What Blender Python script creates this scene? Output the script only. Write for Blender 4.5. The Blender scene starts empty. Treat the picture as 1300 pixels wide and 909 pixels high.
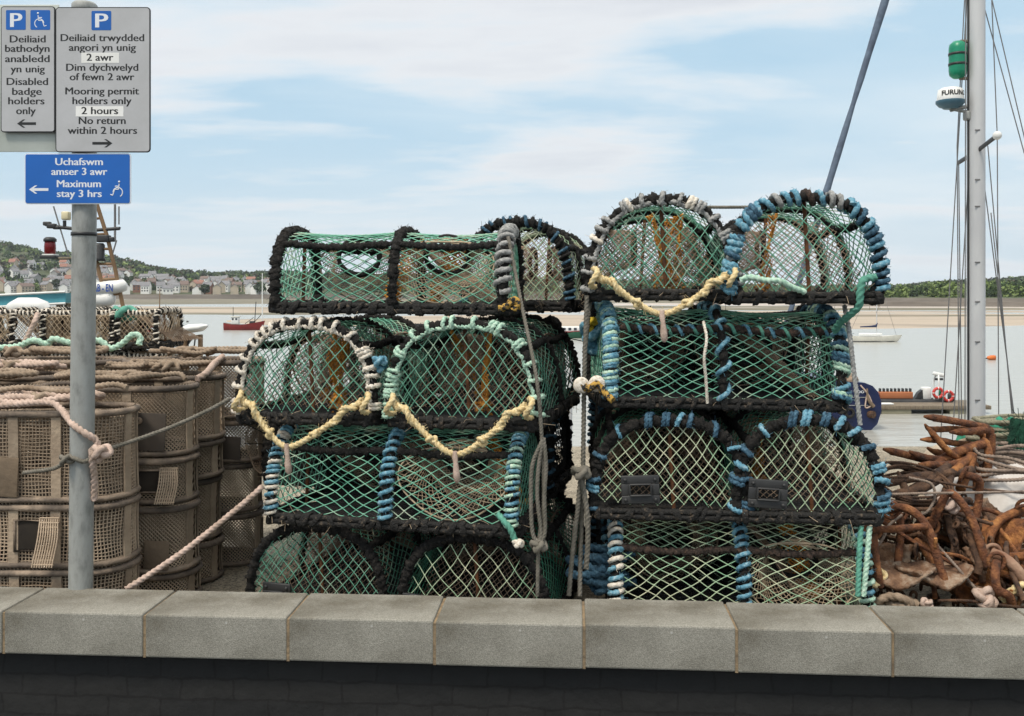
import bpy, math, random
import numpy as np
from mathutils import Vector, Matrix
R = math.radians
rng = np.random.default_rng(7)
random.seed(7)
scene = bpy.context.scene
COL = scene.collection
F = 1200.0; CX = 650.0; HY = 372.0; CH = 1.25
def at(px, py, Y):
    return np.array([(px-CX)/F*Y, Y, CH-(py-HY)/F*Y])

# ------------------------------------------------------------------ meshes
class MB:
    def __init__(s): s.v=[]; s.f=[]; s.n=0
    def add(s, v, f, m=0):
        v=np.asarray(v,float).reshape(-1,3); f=np.asarray(f,int)
        if len(f)==0: return
        s.v.append(v); s.f.append((f+s.n, m)); s.n+=len(v)
    def build(s, name, mats, parent=None, smooth=True, loc=None, rot=None):
        me=bpy.data.meshes.new(name)
        if s.n:
            V=np.concatenate(s.v); me.vertices.add(len(V)); me.vertices.foreach_set('co', V.astype(np.float32).ravel())
            loops=np.concatenate([f.ravel() for f,_ in s.f])
            cnt=np.concatenate([np.full(len(f), f.shape[1]) for f,_ in s.f])
            mi=np.concatenate([np.full(len(f), m) for f,m in s.f])
            st=np.concatenate([[0],np.cumsum(cnt)[:-1]])
            me.loops.add(len(loops)); me.loops.foreach_set('vertex_index', loops.astype(np.int32))
            me.polygons.add(len(cnt)); me.polygons.foreach_set('loop_start', st.astype(np.int32))
            me.polygons.foreach_set('material_index', mi.astype(np.int32))
            me.polygons.foreach_set('use_smooth', np.full(len(cnt), smooth))
            me.update(calc_edges=True)
        for m in (mats if isinstance(mats,(list,tuple)) else [mats]): me.materials.append(m)
        return link(name, me, parent, loc, rot)

def link(name, me, parent=None, loc=None, rot=None):
    o=bpy.data.objects.new(name, me); COL.objects.link(o)
    if parent is not None: o.parent=parent
    if loc is not None: o.location=loc
    if rot is not None: o.rotation_euler=rot
    return o
def tag(o, label=None, cat=None, group=None, kind=None):
    if label: o['label']=label
    if cat: o['category']=cat
    if group: o['group']=group
    if kind: o['kind']=kind
    return o
def thing(name, loc, label, cat, group=None, rot=(0,0,0)):
    o=bpy.data.objects.new(name,None); COL.objects.link(o); o.location=loc; o.rotation_euler=rot; o.empty_display_size=.1
    return tag(o,label,cat,group)
def dup(root, loc, rot=None, label=None, group=None):
    r=root.copy(); COL.objects.link(r); r.location=loc
    if rot is not None: r.rotation_euler=rot
    if label: r['label']=label
    if group: r['group']=group
    for ch in [o for o in scene.objects if o.parent==root]:
        c=ch.copy(); COL.objects.link(c); c.parent=r
        for g in [o for o in scene.objects if o.parent==ch]:
            d=g.copy(); COL.objects.link(d); d.parent=c
    return r

def frames(P, closed=False):
    P=np.asarray(P,float)
    T=np.gradient(P,axis=0) if not closed else np.roll(P,-1,0)-np.roll(P,1,0)
    T/=np.maximum(np.linalg.norm(T,axis=1,keepdims=True),1e-9)
    N=np.zeros_like(P); t=T[0]
    a=np.array([0,0,1.]) if abs(t[2])<.9 else np.array([1.,0,0])
    n=a-t*(a@t); n/=np.linalg.norm(n); N[0]=n
    for i in range(1,len(P)):
        n=N[i-1]-T[i]*(N[i-1]@T[i]); l=math.sqrt(n@n)
        N[i]=n/l if l>1e-6 else N[i-1]
    return T,N,np.cross(T,N)
def resample(P, step):
    P=np.asarray(P,float); d=np.linalg.norm(np.diff(P,axis=0),axis=1); s=np.concatenate([[0],np.cumsum(d)])
    n=max(2,int(s[-1]/step)+1); t=np.linspace(0,s[-1],n)
    return np.stack([np.interp(t,s,P[:,k]) for k in range(3)],1)
def spline(P, n=12, closed=False):
    P=np.asarray(P,float)
    Q=np.vstack([P[-1],P,P[0],P[1]]) if closed else np.vstack([2*P[0]-P[1],P,2*P[-1]-P[-2]])
    out=[]
    for i in range(len(Q)-3):
        p0,p1,p2,p3=Q[i:i+4]; t=np.linspace(0,1,n,endpoint=False)[:,None]
        out.append(.5*(2*p1+(p2-p0)*t+(2*p0-5*p1+4*p2-p3)*t*t+(3*p1-p0-3*p2+p3)*t**3))
    if not closed: out.append(P[-1:])
    return np.concatenate(out)
def sweep(mb, P, r, sides=8, m=0, lobes=0, amp=.2, pitch=.05, noise=0., closed=False, flat=1.0, caps=True, taper=None, rn=None):
    """tube along P; lobes>0 twists a lobed section round it: laid rope"""
    P=np.asarray(P,float); n=len(P)
    T,N,B=frames(P,closed)
    s=np.concatenate([[0],np.cumsum(np.linalg.norm(np.diff(P,axis=0),axis=1))])
    rr=np.full(n,r) if np.isscalar(r) else np.asarray(r,float)
    a=np.arange(sides)/sides*2*math.pi
    A=a[None,:]+0*s[:,None]
    rad=np.repeat(rr[:,None],sides,1)
    if lobes: rad=rad*(1-amp*.5+amp*np.abs(np.cos(.5*lobes*(A-2*math.pi*s[:,None]/pitch))))
    if noise: rad=rad*(1+noise*rng.normal(size=rad.shape))
    V=P[:,None,:]+rad[...,None]*(np.cos(A)[...,None]*N[:,None,:]+flat*np.sin(A)[...,None]*B[:,None,:])
    i=np.arange(n if closed else n-1)[:,None]; j=np.arange(sides)[None,:]
    i2=(i+1)%n; j2=(j+1)%sides
    f=np.stack([i*sides+j, i*sides+j2, i2*sides+j2, i2*sides+j],-1).reshape(-1,4)
    mb.add(V.reshape(-1,3), f, m)
    if caps and not closed and sides>2:
        mb.add(V[0],[list(range(sides))[::-1]],m); mb.add(V[-1],[list(range(sides))],m)
def rope(mb, P, r, m=0, step=None, pitch=None, noise=.04, amp=.35, sides=12, closed=False):
    P=resample(P, step or r*.5)
    sweep(mb,P,r*1.06,sides,m,3,max(amp,.55),pitch or r*6.5,noise,closed)
REF=np.array([.31,.21,.927])
def strand(mb, P, r, m=0, sides=4):
    """quick thin tube for net twine"""
    P=np.asarray(P,float); n=len(P)
    if n<2: return
    T=np.gradient(P,axis=0); N=np.cross(T,REF); N/=np.maximum(np.linalg.norm(N,axis=1,keepdims=True),1e-9)
    B=np.cross(T,N); B/=np.maximum(np.linalg.norm(B,axis=1,keepdims=True),1e-9)
    a=np.arange(sides)/sides*2*math.pi
    V=P[:,None,:]+r*(np.cos(a)[None,:,None]*N[:,None,:]+np.sin(a)[None,:,None]*B[:,None,:])
    i=np.arange(n-1)[:,None]; j=np.arange(sides)[None,:]; j2=(j+1)%sides
    f=np.stack([i*sides+j,i*sides+j2,(i+1)*sides+j2,(i+1)*sides+j],-1).reshape(-1,4)
    mb.add(V.reshape(-1,3),f,m)
OCT=np.array([[1,0,0],[0,1,0],[-1,0,0],[0,-1,0],[0,0,1],[0,0,-1.]]); OCTF=[[0,1,4],[1,2,4],[2,3,4],[3,0,4],[1,0,5],[2,1,5],[3,2,5],[0,3,5]]
def knots(mb, C, r, m=0):
    C=np.asarray(C); n=len(C)
    if n==0: return
    V=C[:,None,:]+r*(OCT*np.array([1,1,1.]))[None]*(1+.25*rng.normal(size=(n,1,1)))
    f=(np.arange(n)[:,None,None]*6+np.array(OCTF)[None]).reshape(-1,3)
    mb.add(V.reshape(-1,3),f,m)
def net_sheet(mb, f, mask, u0,u1,v0,v1, a, b, r, m=0, step=.02, warp=.15, knot=1.9, sides=4):
    ph=rng.uniform(0,6.28,6); fr=rng.uniform(3,9,4)
    def W(u,v):
        du=a*warp*(np.sin(fr[0]*u+fr[1]*v+ph[0])+.6*np.sin(31*u+17*v+ph[1]))
        dv=b*warp*(np.sin(fr[2]*v+fr[3]*u+ph[2])+.6*np.sin(23*u-29*v+ph[3]))
        return u+du, v+dv
    k0=int(math.floor(min(u0/a+v0/b, u0/a-v1/b)))-1; k1=int(math.ceil(max(u1/a+v1/b,u1/a-v0/b)))+1
    nv=max(4,int((v1-v0)*math.hypot(a,b)/b/step))
    v=np.linspace(v0,v1,nv)
    for sgn in (1,-1):
        for k in range(k0,k1+1):
            u=a*(k-sgn*v/b)
            ok=(u>=u0)&(u<=u1)&mask(u,v)
            if ok.sum()<2: continue
            idx=np.flatnonzero(ok)
            for run in np.split(idx, np.flatnonzero(np.diff(idx)>1)+1):
                if len(run)<2: continue
                uu,vv=W(u[run],v[run]); strand(mb, f(uu,vv), r, m, sides)
    if knot:
        K,M=np.meshgrid(np.arange(k0,k1+1),np.arange(k0,k1+1)); 
        u=(a*(K+M)/2).ravel(); v=(b*(K-M)/2).ravel()
        ok=(u>=u0)&(u<=u1)&(v>=v0)&(v<=v1)
        u=u[ok]; v=v[ok]; ok=mask(u,v); uu,vv=W(u[ok],v[ok])
        if len(uu): knots(mb, f(uu,vv), r*knot, m)
def box(mb, c, s, m=0, M=None):
    x,y,z=np.array(s)/2.; V=np.array([[-x,-y,-z],[x,-y,-z],[x,y,-z],[-x,y,-z],[-x,-y,z],[x,-y,z],[x,y,z],[-x,y,z]])
    if M is not None: V=V@np.array(M.to_3x3()).T
    mb.add(V+np.array(c),[[0,3,2,1],[4,5,6,7],[0,1,5,4],[1,2,6,5],[2,3,7,6],[3,0,4,7]],m)
def bbox(mb, c, s, bev=.01, m=0, M=None):
    """bevelled box as one closed shell"""
    bmx=__import__('bmesh'); b=bmx.new(); bmx.ops.create_cube(b,size=1)
    for v in b.verts: v.co=Vector((v.co.x*s[0],v.co.y*s[1],v.co.z*s[2]))
    bmx.ops.bevel(b,geom=b.edges[:],offset=bev,segments=2,affect='EDGES',profile=.5)
    if M is not None: b.transform(M.to_4x4())
    b.verts.index_update(); V=np.array([v.co[:] for v in b.verts])+np.array(c)
    base=mb.n; mb.v.append(V); mb.n+=len(V)
    for k in (3,4):
        fs=[[v.index for v in f.verts] for f in b.faces if len(f.verts)==k]
        if fs: mb.f.append((np.array(fs)+base,m))
    b.free()
def ball(mb, c, r, m=0, seg=10, rings=7, noise=0.):
    r=np.array([r]*3 if np.isscalar(r) else r,float)
    th=np.linspace(0,math.pi,rings+1)[1:-1]; ph=np.arange(seg)/seg*2*math.pi
    V=np.stack([np.sin(th)[:,None]*np.cos(ph),np.sin(th)[:,None]*np.sin(ph),np.cos(th)[:,None]+0*ph],-1).reshape(-1,3)
    V=np.vstack([V,[[0,0,1],[0,0,-1]]])
    if noise: V=V*(1+noise*rng.normal(size=(len(V),1)))
    n=rings-1; i=np.arange(n-1)[:,None]; j=np.arange(seg)[None]; j2=(j+1)%seg
    f=np.stack([i*seg+j,(i+1)*seg+j,(i+1)*seg+j2,i*seg+j2],-1).reshape(-1,4)
    j=np.arange(seg); t1=np.stack([0*j+n*seg,j,(j+1)%seg],1); t2=np.stack([0*j+n*seg+1,(n-1)*seg+(j+1)%seg,(n-1)*seg+j],1)
    base=mb.n; mb.v.append(V*r+np.array(c)); mb.n+=len(V); mb.f+= [(f+base,m),(t1+base,m),(t2+base,m)]
def prism(mb, poly, y0, y1, m=0, axis='y'):
    """polygon in (x,z) pushed from y0 to y1"""
    p=np.asarray(poly,float); n=len(p)
    def L(d): return np.stack([p[:,0],np.full(n,d),p[:,1]],1) if axis=='y' else (np.stack([p[:,0],p[:,1],np.full(n,d)],1) if axis=='z' else np.stack([np.full(n,d),p[:,0],p[:,1]],1))
    V=np.vstack([L(y0),L(y1)]); i=np.arange(n); j=(i+1)%n
    base=mb.n; mb.v.append(V); mb.n+=2*n
    mb.f+=[(np.array([list(range(n))])+base,m),(np.array([list(range(n,2*n))[::-1]])+base,m),(np.stack([i,i+n,j+n,j],1)+base,m)]
def rrect(w,h,r,n=5,cx=0,cz=0):
    o=[]
    for (sx,sz,a0) in ((1,1,0),(-1,1,90),(-1,-1,180),(1,-1,270)):
        for k in range(n+1):
            a=R(a0+90*k/n); o.append((cx+sx*(w/2-r)+r*math.cos(a), cz+sz*(h/2-r)+r*math.sin(a)))
    return o
def lathe(mb, prof, seg=20, m=0, c=(0,0,0), M=None):
    p=np.asarray(prof,float); n=len(p); a=np.arange(seg)/seg*2*math.pi
    V=np.stack([p[:,0,None]*np.cos(a),p[:,0,None]*np.sin(a),p[:,1,None]+0*a],-1).reshape(-1,3)
    if M is not None: V=V@np.array(M.to_3x3()).T
    i=np.arange(n-1)[:,None]; j=np.arange(seg)[None]; j2=(j+1)%seg
    mb.add(V+np.array(c), np.stack([i*seg+j,i*seg+j2,(i+1)*seg+j2,(i+1)*seg+j],-1).reshape(-1,4), m)
def rod(mb, a, b, r, m=0, sides=8, r2=None):
    sweep(mb, np.array([a,b],float), r if r2 is None else np.array([r,r2]), sides, m)
def trefoil(mb, c, s, r, m=0, M=None):
    t=np.linspace(0,2*math.pi,60,endpoint=False)
    P=np.stack([np.sin(t)+2*np.sin(2*t),np.cos(t)-2*np.cos(2*t),-1.3*np.sin(3*t)],1)*s/3
    if M is not None: P=P@np.array(M.to_3x3()).T
    sweep(mb,P+np.array(c),r,7,m,2,.3,r*5,.04,closed=True)

# ------------------------------------------------------------------ materials
MATS={}
def mat(name, c1, c2=None, scale=8., rough=.7, bump=0., bscale=60., metal=0., c3=None, detail=5., lo=.35, hi=.65, spec=.4, stretch=None, trans=0.):
    if name in MATS: return MATS[name]
    m=bpy.data.materials.new(name); m.use_nodes=True; nt=m.node_tree; ns=nt.nodes; lk=nt.links
    p=ns['Principled BSDF']; p.inputs['Roughness'].default_value=rough; p.inputs['Metallic'].default_value=metal
    p.inputs['Specular IOR Level'].default_value=spec
    if trans: p.inputs['Transmission Weight'].default_value=trans
    tc=ns.new('ShaderNodeTexCoord'); vec=tc.outputs['Object']
    if stretch:
        mp=ns.new('ShaderNodeMapping'); mp.inputs['Scale'].default_value=stretch; lk.new(vec,mp.inputs['Vector']); vec=mp.outputs['Vector']
    c2=c2 or tuple(x*.75 for x in c1)
    n=ns.new('ShaderNodeTexNoise'); n.inputs['Scale'].default_value=scale; n.inputs['Detail'].default_value=detail; n.inputs['Roughness'].default_value=.62
    lk.new(vec,n.inputs['Vector'])
    r=ns.new('ShaderNodeValToRGB'); e=r.color_ramp.elements
    e[0].position=lo; e[0].color=(*c1,1); e[1].position=hi; e[1].color=(*c2,1)
    if c3: x=e.new((lo+hi)/2); x.color=(*c3,1)
    lk.new(n.outputs['Fac'],r.inputs['Fac']); lk.new(r.outputs['Color'],p.inputs['Base Color'])
    if bump:
        n2=ns.new('ShaderNodeTexNoise'); n2.inputs['Scale'].default_value=bscale; n2.inputs['Detail'].default_value=4
        lk.new(vec,n2.inputs['Vector']); b=ns.new('ShaderNodeBump'); b.inputs['Strength'].default_value=bump; b.inputs['Distance'].default_value=.01
        lk.new(n2.outputs['Fac'],b.inputs['Height']); lk.new(b.outputs['Normal'],p.inputs['Normal'])
    MATS[name]=m; return m
def vary(m, lo=.72, hi=1.25):
    nt=m.node_tree; ns=nt.nodes; lk=nt.links; p=ns['Principled BSDF']; src=p.inputs['Base Color'].links[0].from_socket
    oi=ns.new('ShaderNodeObjectInfo'); mr=ns.new('ShaderNodeMapRange'); mr.inputs[3].default_value=lo; mr.inputs[4].default_value=hi; lk.new(oi.outputs['Random'],mr.inputs[0])
    mx=ns.new('ShaderNodeVectorMath'); mx.operation='SCALE'; lk.new(src,mx.inputs[0]); lk.new(mr.outputs[0],mx.inputs['Scale']); lk.new(mx.outputs[0],p.inputs['Base Color']); return m
def granite(name, c1, c2, c3, scale=320., stain=True, rough=.85):
    m=bpy.data.materials.new(name); m.use_nodes=True; nt=m.node_tree; ns=nt.nodes; lk=nt.links
    p=ns['Principled BSDF']; p.inputs['Roughness'].default_value=rough
    tc=ns.new('ShaderNodeTexCoord')
    v=ns.new('ShaderNodeTexVoronoi'); v.inputs['Scale'].default_value=scale; lk.new(tc.outputs['Object'],v.inputs['Vector'])
    sep=ns.new('ShaderNodeSeparateColor'); lk.new(v.outputs['Color'],sep.inputs['Color'])
    r=ns.new('ShaderNodeValToRGB'); e=r.color_ramp.elements; e[0].position=0; e[0].color=(*c1,1); e[1].position=1; e[1].color=(*c3,1); x=e.new(.5); x.color=(*c2,1)
    lk.new(sep.outputs['Red'],r.inputs['Fac'])
    n=ns.new('ShaderNodeTexNoise'); n.inputs['Scale'].default_value=5; n.inputs['Detail'].default_value=6; lk.new(tc.outputs['Object'],n.inputs['Vector'])
    r2=ns.new('ShaderNodeValToRGB'); e=r2.color_ramp.elements; e[0].position=.3; e[0].color=(.62,.6,.55,1); e[1].position=.68; e[1].color=(1.1,1.08,1.03,1)
    lk.new(n.outputs['Fac'],r2.inputs['Fac'])
    mx=ns.new('ShaderNodeMix'); mx.data_type='RGBA'; mx.blend_type='MULTIPLY'; mx.inputs[0].default_value=1.
    lk.new(r.outputs['Color'],mx.inputs[6]); lk.new(r2.outputs['Color'],mx.inputs[7])
    n3=ns.new('ShaderNodeTexNoise'); n3.inputs['Scale'].default_value=1.9; n3.inputs['Detail'].default_value=9; n3.inputs['Roughness'].default_value=.72; lk.new(tc.outputs['Object'],n3.inputs['Vector'])
    r3=ns.new('ShaderNodeValToRGB'); e=r3.color_ramp.elements; e[0].position=.36; e[0].color=(.55,.50,.42,1); e[1].position=.50; e[1].color=(1,1,1,1); lk.new(n3.outputs['Fac'],r3.inputs['Fac'])
    mx2=ns.new('ShaderNodeMix'); mx2.data_type='RGBA'; mx2.blend_type='MULTIPLY'; mx2.inputs[0].default_value=.75; lk.new(mx.outputs[2],mx2.inputs[6]); lk.new(r3.outputs['Color'],mx2.inputs[7])
    v2=ns.new('ShaderNodeTexVoronoi'); v2.inputs['Scale'].default_value=7.3; v2.inputs['Randomness'].default_value=1.; lk.new(tc.outputs['Object'],v2.inputs['Vector'])
    lt=ns.new('ShaderNodeMath'); lt.operation='LESS_THAN'; lt.inputs[1].default_value=.045; lk.new(v2.outputs['Distance'],lt.inputs[0])
    mx3=ns.new('ShaderNodeMix'); mx3.data_type='RGBA'; lk.new(lt.outputs[0],mx3.inputs[0]); lk.new(mx2.outputs[2],mx3.inputs[6]); mx3.inputs[7].default_value=(.40,.39,.36,1) if stain else (.3,.27,.22,1)
    lk.new(mx3.outputs[2],p.inputs['Base Color'])
    b=ns.new('ShaderNodeBump'); b.inputs['Strength'].default_value=.35; b.inputs['Distance'].default_value=.004; lk.new(v.outputs['Distance'],b.inputs['Height']); lk.new(b.outputs['Normal'],p.inputs['Normal'])
    MATS[name]=m; return m

M_black=mat('black_rubber',(.006,.006,.006),(.30,.22,.15),42,.75,.8,140,c3=(.017,.0155,.014),lo=.30,hi=.86,detail=9.)
M_blackrope=mat('black_rope',(.004,.004,.004),(.055,.047,.04),75,.92,.9,260,c3=(.014,.0125,.0115),lo=.3,hi=.75)
M_brownrope=mat('brown_black_rope',(.02,.015,.012),(.17,.10,.07),75,.92,.9,260,c3=(.06,.042,.034),lo=.3,hi=.75)
M_rustbar=mat('rusty_bar',(.05,.022,.012),(.16,.06,.022),20,.85,.5,90)
M_net_g=mat('green_twine',(.07,.23,.155),(.41,.46,.35),11,.8,c3=(.15,.38,.27),lo=.32,hi=.7)
M_net_d=mat('dark_green_twine',(.02,.16,.10),(.08,.19,.12),9,.75)
M_net_p=mat('pale_green_twine',(.20,.39,.24),(.54,.54,.38),9,.75)
M_net_y=mat('lime_twine',(.22,.33,.10),(.33,.34,.17),9,.75)
M_net_b=mat('brown_twine',(.22,.15,.10),(.34,.25,.18),12,.85)
M_net_t=mat('tan_twine',(.46,.36,.25),(.32,.24,.16),12,.85)
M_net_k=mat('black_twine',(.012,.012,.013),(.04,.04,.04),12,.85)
M_orange=mat('orange_twine',(.66,.30,.045),(.46,.18,.03),12,.8)
M_cream=mat('cream_rope',(.48,.40,.31),(.86,.80,.71),85,.9,.6,300,c3=(.76,.69,.59),lo=.32,hi=.68)
M_yellow=mat('straw_rope',(.54,.38,.17),(.82,.70,.44),85,.9,.6,300,c3=(.74,.58,.31),lo=.32,hi=.68)
M_gold=mat('gold_black_rope',(.42,.25,.05),(.02,.02,.02),60,.85,lo=.48,hi=.52)
M_mint=mat('mint_rope',(.22,.40,.31),(.66,.76,.63),85,.9,.6,300,c3=(.46,.67,.53),lo=.32,hi=.7)
M_teal=mat('teal_rope',(.12,.36,.27),(.09,.25,.19),30,.85,.4,250)
M_blue=mat('blue_rope',(.05,.15,.23),(.38,.52,.58),70,.9,.6,300,c3=(.14,.34,.45),lo=.32,hi=.7)
M_navyrope=mat('dull_blue_rope',(.02,.05,.08),(.10,.20,.28),70,.9,.6,300,c3=(.045,.11,.17))
M_grey=mat('grey_rope',(.17,.17,.165),(.48,.47,.45),80,.9,.6,300,c3=(.32,.32,.31),lo=.32,hi=.68)
M_dgrey=mat('dark_grey_line',(.13,.12,.095),(.20,.18,.15),30,.85,.4,250)
M_tanrope=mat('weathered_rope',(.34,.26,.19),(.22,.16,.11),25,.9,.4,250)
M_pink=mat('pink_white_rope',(.58,.44,.37),(.38,.28,.22),25,.9,.4,250)
M_pot=mat('brown_mesh_plastic',(.27,.205,.145),(.42,.325,.235),6,.85,.3,150)
M_potrib=mat('brown_strap',(.26,.195,.14),(.39,.305,.22),9,.8,.4,60)
M_potrim=mat('dark_brown_rim',(.05,.04,.034),(.27,.205,.15),9,.8,.5,60,c3=(.13,.10,.076),lo=.3,hi=.7)
vary(M_pot,.8,1.25); vary(M_potrib,.75,1.2); vary(M_potrim,.7,1.5); vary(M_net_g,.75,1.2); vary(M_net_p,.75,1.15)
M_potsheet=mat('muddy_sheet',(.20,.145,.095),(.13,.095,.065),7,.8,.3,40)
M_dark=mat('dark_base_and_hole_shade',(.018,.014,.011),(.035,.027,.02),8,.95)
M_galv=mat('galvanised_steel',(.33,.34,.33),(.19,.195,.185),26,.6,.15,200,.1,c3=(.30,.305,.29),stretch=(1,1,.45),lo=.3,hi=.7)
M_white=mat('white_paint',(.75,.75,.73),(.62,.62,.60),5,.5)
M_signw=mat('sign_grey_white',(.47,.47,.485),(.39,.39,.395),7,.5,lo=.3,hi=.75)
M_signpatch=mat('sign_bright_patch',(.80,.79,.77),(.74,.73,.70),6,.45)
M_signback=mat('sign_back_plate',(.52,.55,.51),(.43,.46,.42),4,.5)
M_signblue=mat('sign_blue',(.012,.12,.46),(.010,.105,.40),4,.4)
M_ink=mat('sign_black',(.012,.012,.012),(.02,.02,.02),4,.5)
M_signletter=mat('sign_white_letter',(.74,.76,.80),(.70,.72,.76),5,.5)
M_rust=mat('rust',(.035,.02,.015),(.31,.135,.052),24,.9,.9,90,c3=(.14,.052,.023),lo=.3,hi=.72)
M_rust2=mat('pale_rust',(.07,.035,.022),(.36,.29,.22),14,.9,.9,70,c3=(.19,.105,.06),lo=.32,hi=.68)
M_rust3=mat('orange_rust',(.07,.03,.018),(.42,.19,.06),20,.9,.9,80,c3=(.22,.085,.03),lo=.32,hi=.7)
M_rust4=mat('brown_rust',(.03,.018,.014),(.15,.08,.045),18,.9,.8,80)
M_alu=mat('mast_aluminium',(.58,.58,.58),(.48,.48,.49),3,.45,metal=.2,stretch=(1,1,.2))
M_wire=mat('rigging_wire',(.22,.21,.21),(.15,.15,.15),5,.5,metal=.4)
M_greenp=mat('green_plastic',(.01,.24,.13),(.008,.18,.10),5,.35)
M_radarb=mat('radar_blue',(.07,.16,.22),(.06,.13,.18),5,.4)
M_navy=mat('navy_hull',(.008,.014,.055),(.012,.02,.07),3,.3)
M_wood=mat('grey_wood',(.22,.18,.13),(.12,.095,.07),4,.85,.4,40,stretch=(8,1,1))
M_timber=mat('brown_timber',(.24,.15,.08),(.13,.08,.045),6,.8,.3,40,stretch=(1,1,.2))
M_hullred=mat('red_hull',(.20,.018,.018),(.15,.015,.015),2,.5)
M_hullwhite=mat('white_hull',(.66,.64,.56),(.55,.53,.47),2,.4)
M_hullgreen=mat('green_hull',(.02,.11,.06),(.015,.08,.045),2,.5)
M_sail=mat('sail_cover_blue',(.12,.16,.22),(.07,.09,.13),7,.8,.3,30)
M_orangep=mat('orange_plastic',(.62,.16,.03),(.50,.12,.025),3,.45)
M_redp=mat('red_plastic',(.55,.05,.04),(.45,.04,.035),3,.45)
M_tarp=mat('white_tarpaulin',(.66,.63,.60),(.48,.45,.42),5,.7,.5,12)
M_turq=mat('turquoise_paint',(.09,.33,.40),(.07,.27,.33),3,.5)
M_lamp=mat('red_lamp_glass',(.16,.008,.012),(.10,.005,.008),4,.2)
M_darkp=mat('dark_plastic',(.022,.023,.026),(.04,.04,.04),5,.5)
M_creamp=mat('cream_plastic',(.62,.55,.36),(.5,.45,.3),5,.5)
M_inkblue=mat('blue_lettering',(.03,.08,.32),(.03,.08,.32),4,.5)
M_greennet=mat('green_trawl_net',(.03,.26,.16),(.02,.13,.08),14,.9,.8,90)

# ------------------------------------------------------------------ camera, world, light
cam=bpy.data.cameras.new('camera'); co=bpy.data.objects.new('camera',cam); COL.objects.link(co); scene.camera=co
co.location=(0,0,CH); co.rotation_euler=(R(90),0,0); cam.sensor_width=36; cam.sensor_fit='HORIZONTAL'; cam.lens=F/1300*36
cam.shift_y=-(454.5-HY)/1300; cam.clip_start=.05; cam.clip_end=20000
w=bpy.data.worlds.new('World'); scene.world=w; w.use_nodes=True; nt=w.node_tree; ns=nt.nodes; lk=nt.links
bg=ns['Background']; sky=ns.new('ShaderNodeTexSky'); sky.sky_type='NISHITA'; sky.sun_disc=False
SUN_EL,SUN_AZ=R(58),R(-142)   # azimuth clockwise from +Y
sky.sun_elevation=SUN_EL; sky.sun_rotation=SUN_AZ; sky.air_density=1.; sky.dust_density=1.4; sky.ozone_density=1.2
tc=ns.new('ShaderNodeTexCoord'); sp=ns.new('ShaderNodeSeparateXYZ'); lk.new(tc.outputs['Generated'],sp.inputs['Vector'])
def mth(op,a,b=None,clamp=False):
    n=ns.new('ShaderNodeMath'); n.operation=op; n.use_clamp=clamp
    for i,x in enumerate((a,b)):
        if x is None: continue
        if isinstance(x,(int,float)): n.inputs[i].default_value=x
        else: lk.new(x,n.inputs[i])
    return n.outputs[0]
# cloud deck: project the view direction on a flat layer overhead
zz=mth('ADD',mth('MAXIMUM',sp.outputs['Z'],0.),.10)
cb=ns.new('ShaderNodeCombineXYZ'); lk.new(mth('DIVIDE',sp.outputs['X'],zz),cb.inputs['X']); lk.new(mth('DIVIDE',sp.outputs['Y'],zz),cb.inputs['Y'])
mp=ns.new('ShaderNodeMapping'); mp.inputs['Location'].default_value=(5.5,2.9,0); mp.inputs['Scale'].default_value=(.55,.95,1); lk.new(cb.outputs['Vector'],mp.inputs['Vector'])
def noise(vec,sc,det,ro=.55,dist=0.):
    n=ns.new('ShaderNodeTexNoise'); n.inputs['Scale'].default_value=sc; n.inputs['Detail'].default_value=det; n.inputs['Roughness'].default_value=ro; n.inputs['Distortion'].default_value=dist
    lk.new(vec,n.inputs['Vector']); return n.outputs['Fac']
def ramp(fac,stops):
    r=ns.new('ShaderNodeValToRGB'); e=r.color_ramp.elements
    e[0].position=stops[0][0]; e[0].color=(*stops[0][1],1); e[1].position=stops[-1][0]; e[1].color=(*stops[-1][1],1)
    for p_,c_ in stops[1:-1]: x=e.new(p_); x.color=(*c_,1)
    lk.new(fac,r.inputs['Fac']); return r.outputs['Color']
veil=noise(mp.outputs['Vector'],.55,7,.55,.4)
puff=noise(mp.outputs['Vector'],1.0,9,.55,.2)
def mixc(f,a,b,bt='MIX'):
    n=ns.new('ShaderNodeMix'); n.data_type='RGBA'; n.blend_type=bt
    for i,x in ((0,f),(6,a),(7,b)):
        if isinstance(x,(int,float)): n.inputs[i].default_value=x
        elif isinstance(x,tuple): n.inputs[i].default_value=(*x,1)
        else: lk.new(x,n.inputs[i])
    return n.outputs[2]
SKYB=(5.6,9.1,11.6); SKYW=(9.3,10.5,11.2); PUFF=(10.7,10.9,11.1)
base=mixc(.72,sky.outputs['Color'],SKYB)
c=mixc(ramp(veil,[(.40,(.12,)*3),(.66,(.85,)*3)]),base,SKYW)
c=mixc(ramp(puff,[(.49,(0,0,0)),(.61,(.95,)*3)]),c,ramp(puff,[(.54,PUFF),(.70,(8.6,8.9,9.5))]))
hz=mth('POWER',mth('SUBTRACT',1.,mth('MAXIMUM',sp.outputs['Z'],0.),True),9.)
c=mixc(mth('MULTIPLY',hz,.8),c,(9.5,10.4,10.9))
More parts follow.
